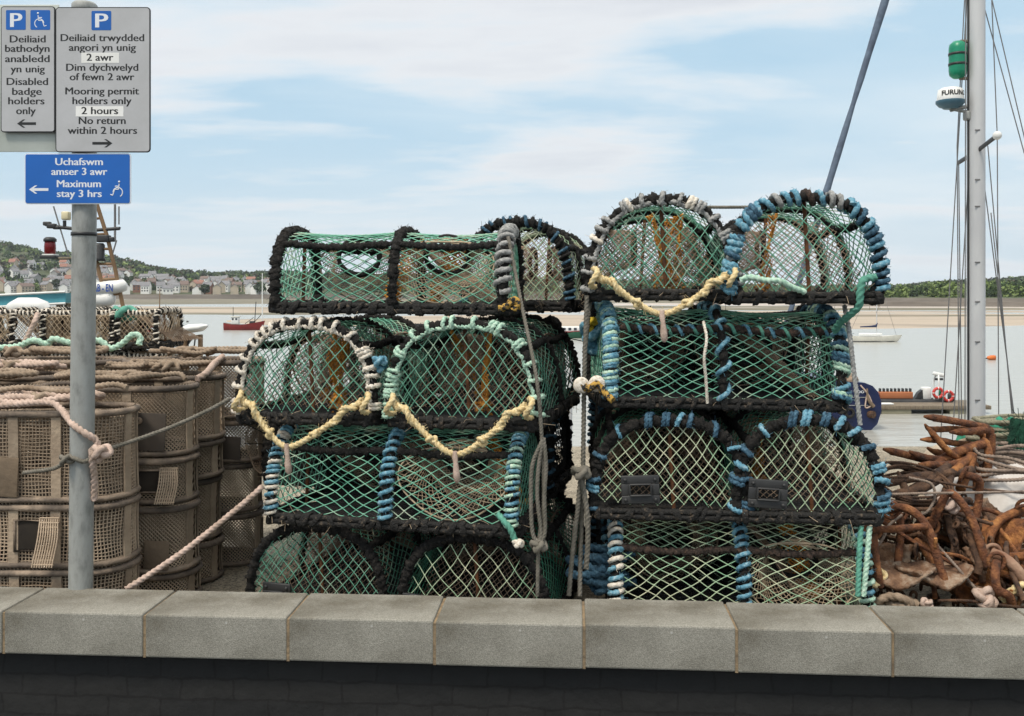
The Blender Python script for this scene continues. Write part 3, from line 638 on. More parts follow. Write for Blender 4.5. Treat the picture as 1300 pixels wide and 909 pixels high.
CREELS={}
def creel(label, loc, yaw, L=.95, W=.53, H=.39, n=2.6, net=None, endnet=None, hoop=.0165, hoopm=None, lash=None, roll=0., pitch=0.,
          rail=True, railm=None, raillash=None, funnels=((-.22,-1),(-.22,1)), funm=None, gap=None, bridle=None, orange=1, parlour=1, endtwine=None,
          cell=(.062,.036), endcell=(.046,.056), front_end=1, detail=1., basem=None, cat='lobster creel', group='lobster creels stacked on the quay', seamm=None, fup=.03, fdepth=.34, stuffed=False):
    root=thing('lobster_creel',loc,label,cat,group,(roll,pitch,yaw))
    net=net or M_net_g; endnet=endnet or net; hoopm=hoopm or M_blackrope; lash=lash or {}; railm=railm or M_blackrope; funm=funm or M_net_b
    zb=.045; P=Prof(W,H-zb-hoop,n,zb); hx=[-L/2+.02,rng.uniform(-.03,.03),L/2-.02]
    # base frame of bar, wound with rubber strip
    c=[(x,y,.028) for x,y in rrect(L,W,.035,4)]; cl=np.array(c+[c[0]])
    b=MB(); pq=resample(cl,.012)[:-1]; ang=0
    for dz in (-.010,.010): sweep(b,pq+np.array([0,0,dz]),.0108,8,0,0,closed=True,noise=.04)
    pp=resample(cl,.005); k=0
    while k<len(pp)-9:
        w=int(rng.uniform(4,8)); seg=pp[k:k+w].copy(); dz=np.linspace(-1,1,len(seg))*rng.uniform(-.004,.004)
        T,N,B=frames(pp[k:k+w+1]); up=np.array([0,0,1.]); t=T.mean(0); t/=np.linalg.norm(t); o=np.cross(t,up); sk=rng.uniform(-.012,.022)
        a=np.arange(12)/12*2*math.pi; hx_,hz_=.0150*rng.uniform(.85,1.25),.0245*rng.uniform(.88,1.16)
        V=[]
        for q,(p_,wd) in enumerate(zip(seg,[.9]+[1.]*(len(seg)-2)+[.9])):
            cs=np.sign(np.cos(a))*np.abs(np.cos(a))**.6; sn=np.sign(np.sin(a))*np.abs(np.sin(a))**.6
            V.append(p_+np.outer(cs*hx_*wd,o)+np.outer(sn*hz_*wd,up)+np.outer(sn*sk,t)+rng.normal(size=(12,3))*.0012)
        V=np.concatenate(V); ii=np.arange(len(seg)-1)[:,None]; jj=np.arange(12)[None]; j2=(jj+1)%12
        b.add(V,np.stack([ii*12+jj,ii*12+j2,(ii+1)*12+j2,(ii+1)*12+jj],-1).reshape(-1,4))
        b.add(V[:12],[list(range(12))]); b.add(V[-12:],[list(range(12))[::-1]])
        k+=w+int(rng.uniform(1,9))
    base=b.build('base_frame',basem or M_black,root)
    b=MB()
    for cx_,cy_ in ((L/2-.03,W/2-.02),(L/2-.03,-W/2+.02),(-L/2+.03,W/2-.02),(-L/2+.03,-W/2+.02)):
        b=MB(); ball(b,(cx_,cy_,.04),(.031,.031,.036),0,14,10,.10); b.build('corner_wrapping',M_blackrope,base)
    b=MB(); frays(b,pp+np.array([0,0,.01]),int(60*detail),.035,.0009); strand(b,resample(pp,.03),.0015); b.build('frayed_twine',M_net_t,base)
    b=MB()
    for x in np.linspace(-L/2+.1,L/2-.1,6): box(b,(x,0,.028),(.03,W-.02,.014))
    for y in (-.12,.0,.12): box(b,(0,y,.016),(L-.02,.03,.008))
    b.build('floor_slats',M_dark,root,smooth=False)
    b=MB(); net_sheet(b,lambda u,v: np.stack([u,v,.034+0*u],-1),lambda u,v: np.ones_like(u,bool),-L/2+.02,L/2-.02,-W/2+.02,W/2-.02,.026,.026,.0028,0,.1,.05,0,3); b.build('floor_net',M_net_k,root)
    # hoops
    for i,x in enumerate(hx):
        path=P.path(x); b=MB(); knobby(b,path,hoop*(1. if i!=1 else .85)); fuzz(b,resample(path,.004),hoop,int(420*detail))
        h=b.build('hoop',[hoopm],root)
        for (cols,r,pt,s0,s1) in lash.get(i,()):
            if pt<0: stitches(h,P.path(x,1,140),(1 if i==2 else -1,0,0),cols,hoop,r,-pt if pt>-1 else -pt-1,.5 if pt>-1 else 1.1,s0,s1,pt>-1)
            else: lashing(h,'lashing',P.path(x,1,90,s0,s1),hoop,r,pt,cols)
    # shoulder rails
    if rail:
        for s,sg in ((.27,-1),(.73,1)):
            y,z=P(s); y=float(y); z=float(z); t=np.linspace(0,1,24); path=np.stack([hx[0]+(hx[2]-hx[0])*t,0*t+y,z-.012*np.sin(t*math.pi*2)**2],1)
            b=MB(); knobby(b,path,.0125); ro=b.build('side_rail',railm,root)
            if raillash and sg<0: lashing(ro,'lashing',path,.0125,raillash[1],raillash[2],raillash[0])
    # outer netting, one skin over the hoops
    def f(u,v):
        y,z=P(v/P.len); d=np.abs(np.sin((u-hx[0])/(hx[2]-hx[0])*2*math.pi)); k=1-.05*d-.015*np.sin(u*19+v*7)
        return np.stack([u,y*k,P.z0+(z-P.z0)*(1-.045*d)],-1)
    allm=lambda u,v: np.ones_like(u,bool)
    b=MB(); net_sheet(b,f,allm,hx[0],hx[2],0.,P.len,cell[0],cell[1],.0020,0,.02,.16)
    b.build('side_net',net,root)
    hole=(lambda u,v: (np.abs(u-gap[0])<gap[2]/2-.004)&(np.abs(v-gap[1])<gap[3]/2-.004)) if gap else (lambda u,v: np.zeros_like(u,bool))
    for sg in (1,-1):
        x=hx[2] if sg>0 else hx[0]
        fe=lambda u,v: np.stack([x+sg*.012*np.cos(u*6)*np.sin(v*9)+0*u,u,v],-1)
        b=MB(); net_sheet(b,fe,lambda u,v: P.inside(u,v,.985)&~((sg>0)&hole(u,v)),-W/2,W/2,zb,H,endcell[0],endcell[1],.0021,0,.02,.13)
        b.build('end_net',endnet,root)
        b=MB(); rod(b,(x-sg*.03,0.02*sg,.03),(x-sg*.03,.0,zb+P.H*.98),.0075); b.build('end_bar',M_rustbar,root)
    # inner netting: entrances and parlour
    for (fx,sd) in funnels:
        zc=.035+H*.41; a_=L*.215; c_=H*.335; dx=rng.uniform(-.03,.03); up=fup; rin=.086
        def ff(u,v):
            k=v**.6; ra=a_+(rin-a_)*k; rc=c_+(rin*.85-c_)*k; wv=.012*np.sin(u*3+v*5)*(1-v)
            z=zc+up*v+(rc+wv)*np.sin(u); yb=np.minimum(W/2*(1-np.clip((z-zb)/P.H,0,.97)**n)**(1/n)-.014,W/2-.022)
            return np.stack([fx+dx*v+(ra+wv)*np.cos(u),sd*(yb*(1-v)+v*(W/2-.022-W*fdepth)),z],-1)
        b=MB(); net_sheet(b,ff,allm,0,2*math.pi,0,1,2*math.pi/38,.10,.0017,0,.045,.05,1.5,3); t=np.linspace(0,2*math.pi,48,endpoint=False); sweep(b,ff(t,0*t),.0035,6,closed=True); fu=b.build('entrance_net',funm,root)
        b=MB(); t=np.linspace(0,2*math.pi,36,endpoint=False); sweep(b,ff(t,0*t+1),.010,6,0,2,.3,.03,.05,closed=True); b.build('entrance_ring',M_blackrope,fu)
    for q in range(parlour):
        x0=rng.uniform(.0,.08)*(1 if q==0 else -1); sl=rng.uniform(.22,.36)
        def fp(u,v): return np.stack([x0+sl*(1-v)+.03*np.sin(u*9)*(1-v),u*(1-.1*np.sin(v*3)),P.z0+v*P.H*.93-.03*np.cos(u*7)*v],-1)
        b=MB(); net_sheet(b,fp,lambda u,v: P.inside(u,P.z0+v*P.H*.95,.96),-W/2,W/2,0.,1.,.026,.072,.0018,0,.05,.1,1.6,3); b.build('parlour_net',M_net_b if q==0 else M_net_d,root)
    for q in range(orange):
        x0=rng.uniform(-.05,.32); y0=rng.uniform(-.14,.14); p0=np.array([x0,y0,P.z0+P.H*.88]); p1=np.array([x0+rng.uniform(-.14,.14),y0*.5+rng.uniform(-.08,.08),P.z0+.03]); q0=rng.uniform(-.6,.6)
        def fo(u,v):
            wd=.3+.7*np.sin(np.clip(v,0,1)*2.6+.3); pos=p0+(p1-p0)*v[...,None]; o=(u*wd)[...,None]*np.array([math.cos(q0),math.sin(q0),0]); return pos+o+.012*np.sin(u*40+v*8)[...,None]*np.array([-math.sin(q0),math.cos(q0),.3])
        b=MB(); net_sheet(b,fo,allm,-.05,.05,0.,1.,.020,.07,.0028,0,.06,.12,1.6,4)
        knots(b,p1+rng.normal(size=(26,3))*.016,.012); b.build('bait_band',M_orange,root)
    # loose tails of twine
    # escape gap: black frame in the end panel
    if stuffed:
        b=MB(); ball(b,(0,0,H*.46),(L*.46,W*.40,H*.36),0,44,26,.10); fuzz(b,np.array([[x_,y_,H*.5] for x_ in np.linspace(-L*.4,L*.4,12) for y_ in (-W*.35,W*.35)]),.03,160,.08,0,.0025); b.build('dark_fill',mat('dark_fill_black',(.004,.006,.005),(.022,.02,.014),40,.95,.9,120),root)  # dark mass added to block bright ground showing through the creels
    if gap:
        gy,gz,gw,gh=gap; x=hx[2]+.022; b=MB(); Mg=Matrix.Rotation(R(rng.uniform(-7,3)),3,'X')
        for (dy,dz,sw,sh,dx_) in ((0,gh/2,gw+.03,.030,0),(0,-gh/2,gw+.03,.030,0),(gw/2,0,.030,gh-.030,0),(-gw/2,0,.030,gh-.030,0),(0,gh/2-.016,gw-.03,.006,.008),(0,-gh/2+.016,gw-.03,.006,.008),(gw/2-.016,0,.006,gh-.03,.008),(-gw/2+.016,0,.006,gh-.03,.008)):
            q=Mg@Vector((0,dy,dz)); bbox(b,(x+dx_,gy+q.y,gz+q.z),(.014+dx_,sw,sh),.0028,0,Mg)
        for sy in (-1,1):
            for sz in (-1,1): q=Mg@Vector((0,sy*gw/2,sz*gh/2)); ball(b,(x+.008,gy+q.y,gz+q.z),.007,0,8,6)
        b.build('escape_gap',M_darkp,root)
    if bridle:
        m1,drop,shift,tog=bridle; x=L/2+.035; z0=.085; wy=W/2-.03
        pts=[(x-.02,-wy,z0+.01),(x+.005,-wy+.05,z0-.012),(x+.01,-wy*.45+shift*.5,z0-drop*.62),(x+.014,shift,z0-drop),(x+.012,wy*.5+shift*.5,z0-drop*.52),(x+.005,wy-.06,z0-.015),(x-.02,wy,z0+.012)]
        path=spline(pts,14); b=MB(); rope(b,path,.0090,noise=.02); fuzz(b,path,.0090,260,.010); br=b.build('bridle',m1,root)
        n_=len(path); T,N,B=frames(path); tt=np.linspace(0,1,n_)
        for a_,e_ in ((0,.30),(.70,1)):
            sel=(tt>=a_)&(tt<=e_); w=tt[sel]*38; off=.0115*(np.cos(w)[:,None]*N[sel]+np.sin(w)[:,None]*B[sel])
            b=MB(); rope(b,path[sel]+off,.0074,noise=.02); b.build('bridle_turns',m1,br)
        for sg in (-1,1):
            b=MB(); lp=[(x-.035+.05*math.sin(a),sg*(wy+.012)+.012*math.sin(a*2),z0+.005+.034*math.cos(a)) for a in np.linspace(0,6.28,12,endpoint=False)]; rope(b,spline(lp,6,True),.0085,amp=.4,closed=True); b.build('bridle_eye',m1,br)
        for t in (.36,.62):
            b=MB(); trefoil(b,path[int(n_*t)],.017,.0078,0,Matrix.Rotation(rng.uniform(0,3),3,'X')); b.build('bridle_knot',m1,br)
        if tog:
            b=MB(); q=np.array([x+.02,shift-.005,z0-drop]); sweep(b,[q+(0,0,.012),q+(0.002,0,-.01),q+(.004,.003,-.03),q+(.004,.006,-.065),q+(.002,.008,-.09),q+(0,.008,-.10)],np.array([.009,.0105,.0085,.0125,.0125,.006]),10,noise=.03)
            b.build('toggle',M_pink,br)
    CREELS[label]=root
    return root
def place_end(px,py,Y,yaw,L):
    """a creel with its D end to the road: front-bottom centre seen at px,py"""
    p=at(px,py,Y); return (p[0]-math.sin(yaw)*L/2, p[1]+math.cos(yaw)*L/2, p[2]), yaw-math.pi/2
def place_side(px,py,Y,yaw,W):
    p=at(px,py,Y); return (p[0]-math.sin(yaw)*W/2, p[1]+math.cos(yaw)*W/2, p[2]), yaw
YL,YR=R(-13),R(-5)
g=lambda c,r,p,s0=0.,s1=1.: (c,r,p,s0,s1)
def zpy(z,Y): return HY+(CH-z)*F/Y
# left stack, bottom row
l,y=place_end(398,zpy(0,3.58),3.58,YL,.95); creel('bottom left creel of the left stack, black hooped and unlashed',l,y,net=M_net_g,gap=(-.15,.10,.085,.055),bridle=None,orange=0,endnet=M_net_g,W=.55,H=.375)
l,y=place_end(598,zpy(0,3.42),3.42,YL,.95); creel('bottom creel of the left stack with wide pale diamonds and black frame window',l,y,net=M_net_d,endnet=M_net_p,gap=(-.20,.10,.095,.06),orange=0,W=.55,H=.375,endcell=(.062,.074))
# third row
l,y=place_side(492,zpy(.375,3.46),3.46,YL,.53); creel('long side creel of the left stack with white lashed left corner and tan entrance net',l,y,L=.97,H=.375,
   lash={0:[g([M_cream,M_blue],.0088,.021,0,.42)],1:[g([M_blue],.0095,.03,0,.5)],2:[g([M_mint,M_blue],.0085,.02,0,.4)]},funm=M_net_t,funnels=((.24,-1),(-.22,1)),net=M_net_g,orange=1,cell=(.066,.038),fup=.07,fdepth=.28)
# second row
l,y=place_end(386,zpy(.75,3.55),3.55,R(-9),.95); creel('creel with white zigzag roped arch and straw bridle on the left stack',l,y,net=M_net_g,
   lash={2:[g([M_cream],.0088,-.052,0,1)]},bridle=(M_yellow,.155,-.04,True),orange=3,parlour=2,W=.535,H=.40)
l,y=place_end(585,zpy(.75,3.42),3.42,R(-13),.95); creel('creel with mint roped arch and straw bridle beside the white roped one',l,y,net=M_net_g,endnet=M_net_g,
   lash={2:[g([M_mint],.0085,-.062,.0,1),g([M_mint],.0085,.02,.02,.17)]},bridle=(M_yellow,.16,.0,True),orange=2,parlour=1,W=.555,H=.405)
# top row
l,y=place_side(491,zpy(1.165,3.52),3.52,R(-7),.50); creel('black edged long creel on top of the left stack with a round tan entrance hole',l,y,L=.91,W=.50,H=.345,n=2.8,hoop=.0195,
   lash={2:[g([M_grey],.012,.035,.05,.45)]},funm=M_net_t,funnels=((.20,-1),(-.22,1)),orange=2,net=M_net_g,pitch=R(.5),fup=.055,fdepth=.26)
l,y=place_end(655,zpy(1.165,4.05),4.05,R(-12),.9); creel('dull blue roped arch creel behind the top long creel of the left stack',l,y,W=.46,H=.41,lash={2:[g([M_navyrope,M_blackrope],.0085,.03,0,1)]},net=M_net_p,endnet=M_net_p,orange=1,L=.9)
# rear column of the left stack
for k,(z,lab) in enumerate(((0,'rear bottom creel behind the left stack'),(.375,'rear middle creel behind the left stack, dark and overhung'),(.75,'rear upper creel behind the left stack, under the blue roped arch creel'),(.375,'short rear creel added behind the white lashed corner to hide bright ground'))):
    Yk=[4.62,4.1,4.62,4.24][k]; l,y=place_side([566,556,566,388][k],zpy(z,Yk),Yk,YL,.5); creel(lab,l,y,stuffed=True,net=M_net_k,cell=(.034,.024),hoop=.023,orange=0,L=1.0 if k<3 else .42,W=.5,H=.375,parlour=2,lash={2:[g([M_navyrope],.009,.05,0,.5)]} if k==1 else {})  # the short last creel is added to keep the long side creel dark inside
# right stack, bottom up
l,y=place_side(940,zpy(0,3.40),3.40,YR,.53); creel('bottom long creel of the right stack with cream and blue left corner',l,y,L=.93,H=.415,lash={0:[g([M_cream,M_blue],.0105,.028,0,.42)],1:[g([M_blue],.0095,.034,0,.5)],2:[g([M_blue,M_mint],.010,.028,0,.45)]},
   funm=M_net_t,funnels=((.22,-1),(-.22,1)),fup=.06,fdepth=.24,net=M_net_p,railm=M_brownrope,orange=1,cell=(.068,.04))
l,y=place_end(850,zpy(.42,3.42),3.42,YR,.95); creel('left creel of the third tier right stack with blue flecked arch and black escape frame',l,y,W=.55,H=.385,lash={2:[g([M_navyrope,M_blue,M_navyrope],.0085,-1.082,0,1)]},endnet=M_net_p,gap=(-.105,.118,.108,.072),orange=0,net=M_net_d,hoop=.0185)
l,y=place_end(1028,zpy(.42,3.37),3.37,YR,.95); creel('right creel of the third tier right stack beside the rusty anchors, tilted escape frame',l,y,W=.51,H=.395,lash={2:[g([M_blue,M_navyrope],.0095,-1.068,.0,.6),g([M_blue,M_blue,M_navyrope],.0100,-1.056,.6,1.),g([M_blue],.010,.024,.94,1.)]},endnet=M_net_p,gap=(-.147,.112,.108,.072),orange=1,net=M_net_g,hoop=.018,n=2.4,funm=M_net_t)
l,y=place_side(922,zpy(.815,3.46),3.46,R(3),.53); creel('long creel in the second tier of the right stack with blue braided left corner',l,y,L=.90,H=.39,n=2.9,lash={0:[g([M_blue,M_mint],.0105,.022,0,.5),g([M_blue],.0105,.026,.0,.4)],1:[g([M_blue],.0105,.09,0,.6)],2:[g([M_blue,M_mint,M_navyrope],.0105,-1.03,0,.6)]},
   net=M_net_g,railm=M_brownrope,raillash=([M_blue,M_teal],.0075,.05),orange=0,roll=R(0),pitch=R(1.5),funnels=((-.22,1),(.2,1)),cell=(.066,.036))
l,y=place_end(840,zpy(1.215,3.46),3.46,R(-4),.92); creel('grey roped arch creel with straw bridle on top of the right stack',l,y,W=.53,H=.395,lash={2:[g([M_grey,M_grey,M_grey,M_cream],.0092,-.05,0,1)]},bridle=(M_yellow,.125,.0,True),orange=3,parlour=2,n=2.3,hoop=.0175)
l,y=place_end(1023,zpy(1.205,3.40),3.40,R(-6),.92); creel('blue roped arch creel open to the sky at the top right of the right stack',l,y,W=.53,H=.405,lash={2:[g([M_blue,M_blue,M_navyrope],.0125,-1.027,0,.36),g([M_blue,M_grey,M_blue,M_brownrope],.0125,.038,.34,.66),g([M_blue,M_navyrope],.0125,.030,.66,1)]},orange=1,parlour=1,n=2.6,funnels=((-.2,-1),),hoop=.016,endcell=(.056,.062))
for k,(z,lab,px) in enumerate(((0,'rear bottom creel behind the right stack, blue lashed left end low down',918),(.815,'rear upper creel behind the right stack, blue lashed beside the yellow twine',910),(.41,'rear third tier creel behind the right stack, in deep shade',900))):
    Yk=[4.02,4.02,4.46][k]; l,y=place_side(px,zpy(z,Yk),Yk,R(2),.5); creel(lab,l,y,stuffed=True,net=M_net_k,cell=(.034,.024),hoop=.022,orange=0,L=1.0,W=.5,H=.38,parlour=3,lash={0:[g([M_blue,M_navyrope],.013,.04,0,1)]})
# ------------------------------------------------------------------ brown mesh pots on the left
def outline(w,d,r,n): 
    p=np.array(rrect(w,d,r,12)); p=np.vstack([p,p[0]]); s=np.concatenate([[0],np.cumsum(np.linalg.norm(np.diff(p,axis=0),axis=1))])
    t=np.linspace(0,s[-1],n,endpoint=False); return np.stack([np.interp(t,s,p[:,0]),np.interp(t,s,p[:,1])],1), s[-1]
def pot_mesh(w,d,h,cell,diamond,r):
    per=outline(w,d,d*.46,10)[1]; N=int(per/cell); o,_=outline(w,d,d*.46,400); ou=np.vstack([o,o[0]]); us=np.linspace(0,1,401)
    def f(u,v):
        k=1-.012*np.sin(v/h*math.pi)+.006*np.sin(u*31+v*9)
        return np.stack([np.interp(u%1.,us,ou[:,0])*k,np.interp(u%1.,us,ou[:,1])*k,v],-1)
    b=MB(); al=lambda u,v: np.ones_like(u,bool)
    if diamond: net_sheet(b,f,al,0,1,.0,h,1/N*1.25,cell*1.25,r,0,.03,.08,0,3)
    else:
        z=np.linspace(0,h,9)
        for k in range(N): strand(b,f(np.full(9,k/N)+.002*np.sin(z*23+k*.3),z),r,0,3)
        u=np.linspace(0,1,90)
        for k in range(1,int(h/cell)): strand(b,f(u,0*u+k*cell+.0018*np.sin(u*77+k)),r,0,3)
    return b,f
def make_pot(label,loc,w,d,h,cell,diamond,r,door=None,rz=0,ox=0.):
    t=thing('mesh_pot',loc,label,'mesh pot','brown mesh pots stacked on the left of the quay',(0,0,rz))
    b,f=pot_mesh(w,d,h,cell,diamond,r); b.build('mesh_wall',M_pot,t)
    u=np.linspace(0,1,80,endpoint=False)
    for z,rr in ((.014,.014),(h-.016,.0165)):
        b=MB(); sweep(b,f(u,0*u+z)*np.array([1.012,1.02,1]),rr*.8,8,0,noise=.05,closed=True,flat=1.25); b.build('rim',M_potrim,t)
    for uu in (.035,.2,.30,.47,.535,.70,.80,.965):
        z=np.linspace(.02,h-.02,6); c=f(uu+0*z,z); e=(f(np.array([uu+.004]),np.array([0.]))-f(np.array([uu-.004]),np.array([0.])))[0]; e/=np.linalg.norm(e); o=np.array([e[1],-e[0],0])
        V=[]
        for p in c: V+= [p-e*.018+o*.004,p+e*.018+o*.004,p+e*.018+o*.010,p-e*.018+o*.010]
        i=np.arange(5)[:,None]; j=np.arange(4)[None]; b=MB(); b.add(V,np.stack([i*4+j,i*4+(j+1)%4,(i+1)*4+(j+1)%4,(i+1)*4+j],-1).reshape(-1,4)); b.build('strap',M_potrib,t,smooth=False)
    b=MB(); net_sheet(b,lambda u,v: np.stack([u,v,h-.03+.012*np.cos(u*9)*np.cos(v*13)],-1),lambda u,v: (np.abs(u/(w/2))**4+np.abs(v/(d/2))**3<.95),-w/2,w/2,-d/2,d/2,.034,.034,.003,0,.04,.1,0,3); b.build('lid_net',M_pot,t)
    b=MB(); p=np.array(rrect(w*.9,d*.84,d*.4,8)); n=len(p)
    b.add(np.column_stack([p,np.full(n,.012)]),[list(range(n))]); b.build('base_panel',M_dark,t)
    if door=='sheet':
        b=MB(); M=Matrix.Rotation(R(3),3,'Y'); bbox(b,(-.16+ox*2,-d/2-.014,h*.30),(.23 if ox==0 else .10,.005,h*.42),.002,0,M); b.build('door_panel',M_potsheet,t)
    if door=='flap':
        b=MB(); bbox(b,(ox,-d/2-.012,h*.36),(.115,.006,h*.52),.002,0,Matrix.Rotation(R(2.5),3,'Y')); dd=b.build('door_panel',mat('dark_flap',(.05,.042,.035),(.09,.07,.055),7,.8),t)
        b=MB(); lathe(b,[(.004,-.006),(.014,-.006),(.014,.006),(.004,.006)],12,0,(ox-.045,-d/2-.022,h*.52),Matrix.Rotation(R(90),3,'X')); b.build('toggle',M_tanrope,dd)
    if door=='open':
        b=MB(); 
        for s in range(9): strand(b,spline([(ox+.04+.008*s,-d/2-.02,h*.80),(ox+.045+.009*s,-d/2-.05,h*.5),(ox+.035+.009*s,-d/2-.07,h*.1)],6),.003,0,4)
        for s in range(11): strand(b,np.array([(ox+.04,-d/2-.022-.0046*s,h*(.80-.066*s)),(ox+.112,-d/2-.022-.0046*s,h*(.80-.066*s))]),.003,0,4)
        b.build('door_flap',M_pot,t)
        b=MB(); sweep(b,[(ox-.06,-d/2-.010,h*.75),(ox+.04,-d/2-.010,h*.75),(ox+.04,-d/2-.010,h*.28),(ox-.06,-d/2-.010,h*.28)],.006,6,closed=True); b.build('door_frame',M_potrim,t)
        b=MB(); bbox(b,(ox-.01,-d/2-.004,h*.515),(.095,.004,h*.44),.001); b.build('door_hole_shade',M_dark,t)  # dark plate on the mesh, painted as the shade inside the open door
    return t
rows=[ # Y centre, right end X, tiers (heights bottom up), cell
 ('nearest the wall',3.62,-1.455,(.235,.24,.345),.0132,False,.0029,1),
 ('second row from the wall',3.90,-1.315,(.13,.27,.19,.29),.0128,True,.0025,2),
 ('third row from the wall',4.165,-1.29,(.18,.27,.165,.285),.0128,True,.0025,2),
 ('fourth row from the wall',4.43,-1.175,(.243,.23,.20,.275),.0128,True,.0025,3)]
tn3=['lowest','middle','top']; tn4=['lowest','second','third','top']
doors={(0,0):'flap',(0,1):'open',(0,2):'sheet',(1,2):'open',(1,3):'flap',(1,1):'sheet',(3,2):'flap'}
tops=[]
for ri,(rn,Y,xr,hs,cell,dia,sr,nc) in enumerate(rows):
    for c in range(nc):
        z=0
        for ti,h in enumerate(hs):
            where='' if nc==1 else (' at its harbour end' if False else [', beside the creels',', away from creels',', farthest from creels'][c])
            lab=f'brown mesh pot, {(tn3 if len(hs)==3 else tn4)[ti]} of its stack, {rn}{where}'
            x=xr-.31-c*.645+rng.normal()*.008; loc=(x,Y+rng.normal()*.006,z)
            if c==0: pr=make_pot(lab,loc,.62,.25 if ri else .29,h,cell,dia,sr,doors.get((ri,ti)),rng.normal()*.02,0. if ri==0 else .185); doors[(ri,ti,'o')]=pr
            else: dup(doors[(ri,ti,'o')],loc,(0,0,rng.normal()*.02),lab)
            z+=h
        tops.append((x,Y,z,ri,c))
# ropes lying over the pots
for k,(x,Y,z,ri,c) in enumerate(tops):
    b=MB(); pts=[]
    a0=rng.uniform(0,6)
    for q in range(26):
        a=a0+q*.75; rr=.6+.4*math.sin(q*.9+k)
        pts.append((x+.25*rr*math.cos(a)+rng.normal()*.03,Y+.10*rr*math.sin(a)+rng.normal()*.02,z+.012+.022*abs(math.sin(q*1.7))+ .0006*q))
    rope(b,spline(pts,6),.0085 if k%2 else .010,amp=.35)
    tag(b.build('rope',[M_tanrope,M_pink][1 if k in (0,4) else 0]),f'{"pinkish" if k in (0,4) else "weathered brown"} rope coiled on the pot stack {["nearest the wall","in the second row","in the third row","in the fourth row"][ri]}{["",", next to the creels",", away from the creels",", farthest from the creels"][c+1] if rows[ri][7]>1 else ""}','rope','ropes lying on the mesh pots')
    b=MB(); trefoil(b,(x+rng.uniform(-.2,.2),Y-.05,z+.03),.035,.012); tag(b.build('rope_knot',M_tanrope),f'brown rope knot on the pot stack {["nearest the wall","in the second row","in the third row","in the fourth row"][ri]}{["",", next to the creels",", away from the creels",", farthest from the creels"][c+1] if rows[ri][7]>1 else ""}','knot','ropes lying on the mesh pots')
# older brown pots half hidden behind the white roped creel
for k,(px,py,Y) in enumerate(((310,640,4.25),(318,560,4.28))):
    p=at(px,py,Y)
# black and cream creels on the far stack of the left
cr=None
for k,(px,L) in enumerate(((8,.50),(96,.50),(152,.33))):
    for tier in range(3,-1,-1):
        p=at(px,0,6.2); z=.02+tier*.285
        lab=f'black cream laced box creel, {["lowest","second","third","top"][tier]} of its stack, {["left of the sign post","behind the sign post","at the foot of the ladder"][k]}'
        if tier==3:
            cr=creel(lab,(p[0],6.45,z),0,L=L if k<2 else .50,W=.46,H=.27,n=7,net=M_net_t,endnet=M_net_t,hoop=.012,lash={0:[g([M_cream,M_blackrope],.007,.024)],1:[g([M_cream,M_blackrope],.007,.026)],2:[g([M_cream,M_blackrope],.007,.022)]},railm=M_blackrope,raillash=([M_cream],.007,.03),
              funm=M_net_t,orange=0,cell=(.034,.040),funnels=((-.12,-1),(.12,1)),group='box creels stacked beside the fishing boat',parlour=1)
        else: dup(cr,(p[0]+rng.normal()*.01,6.45,z),(0,0,rng.normal()*.02),lab)
p0=at(0,440,6.15)
b=MB(); rope(b,spline([at(-15,441,6.1),at(20,440,6.1),at(42,432,6.08),at(60,437,6.1),at(68,430,6.08),at(95,436,6.1),at(125,432,6.1),at(140,442,6.1),at(155,436,6.1),at(168,425,6.1),at(178,428,6.12),at(176,438,6.1)],8),.016,amp=.3); tag(b.build('rope',M_mint),'pale mint rope laid along the feet of the box creels','rope')
b=MB(); rope(b,spline([at(48,398,6.2),at(44,408,6.15),at(36,425,6.14),at(30,438,6.13),at(29,448,6.1)],8),.013); tag(b.build('rope',M_pink),'pale pink rope hanging from the white fender across the box creels','rope')
b=MB(); trefoil(b,at(157,398,6.3),.07,.022); trefoil(b,at(150,401,6.3),.05,.02); tag(b.build('rope_knot',M_teal),'green rope bunch tied on the box creel at the foot of the ladder','knot')

# ------------------------------------------------------------------ sign post
SY=3.345; SPY=SY-.055; SC=SPY/F
sp_=thing('sign_post',(at(106,0,SY)[0],SY,0),'grey galvanised post carrying parking signs in two languages','sign post')
X0=at(106,0,SY)[0]
def S(px,py): q=at(px,py,SPY); return q[0]-X0,q[2]
b=MB(); z1=S(0,2)[1]; lean=.004
sweep(b,[(-.012,0,-.02),(-.004,0,.8),(.003,0,1.5),(.004,0,z1)],.0405,28); post=b.build('post',M_galv,sp_)
b=MB(); lathe(b,[(.0,z1+.012),(.036,z1+.012),(.043,z1+.004),(.043,z1-.035),(.0405,z1-.035)],28,0,(.004,0,0)); b.build('cap',M_galv,sp_)
for py in (296,):
    b=MB(); z=S(0,py)[1]; lathe(b,[(.0408,z-.006),(.0432,z-.006),(.0432,z+.006),(.0408,z+.006)],28,0,(.002,0,0)); b.build('clamp_band',M_darkp,sp_)
_fc=bpy.data.curves.new('fc','FONT')
def text_geo(s,weight=.018,shear=0):
    _fc.body=s; _fc.size=1; _fc.offset=weight; _fc.extrude=.0; _fc.shear=shear; _fc.resolution_u=3; _fc.fill_mode='FRONT'
    o=bpy.data.objects.new('tmp',_fc); COL.objects.link(o); dg=bpy.context.evaluated_depsgraph_get(); me=bpy.data.meshes.new_from_object(o.evaluated_get(dg)); bpy.data.objects.remove(o)
    V=np.array([v.co[:] for v in me.vertices]); Fs=[list(p.vertices) for p in me.polygons]; bpy.data.meshes.remove(me); return V,Fs
CAPH=text_geo('H')[0][:,1].max()
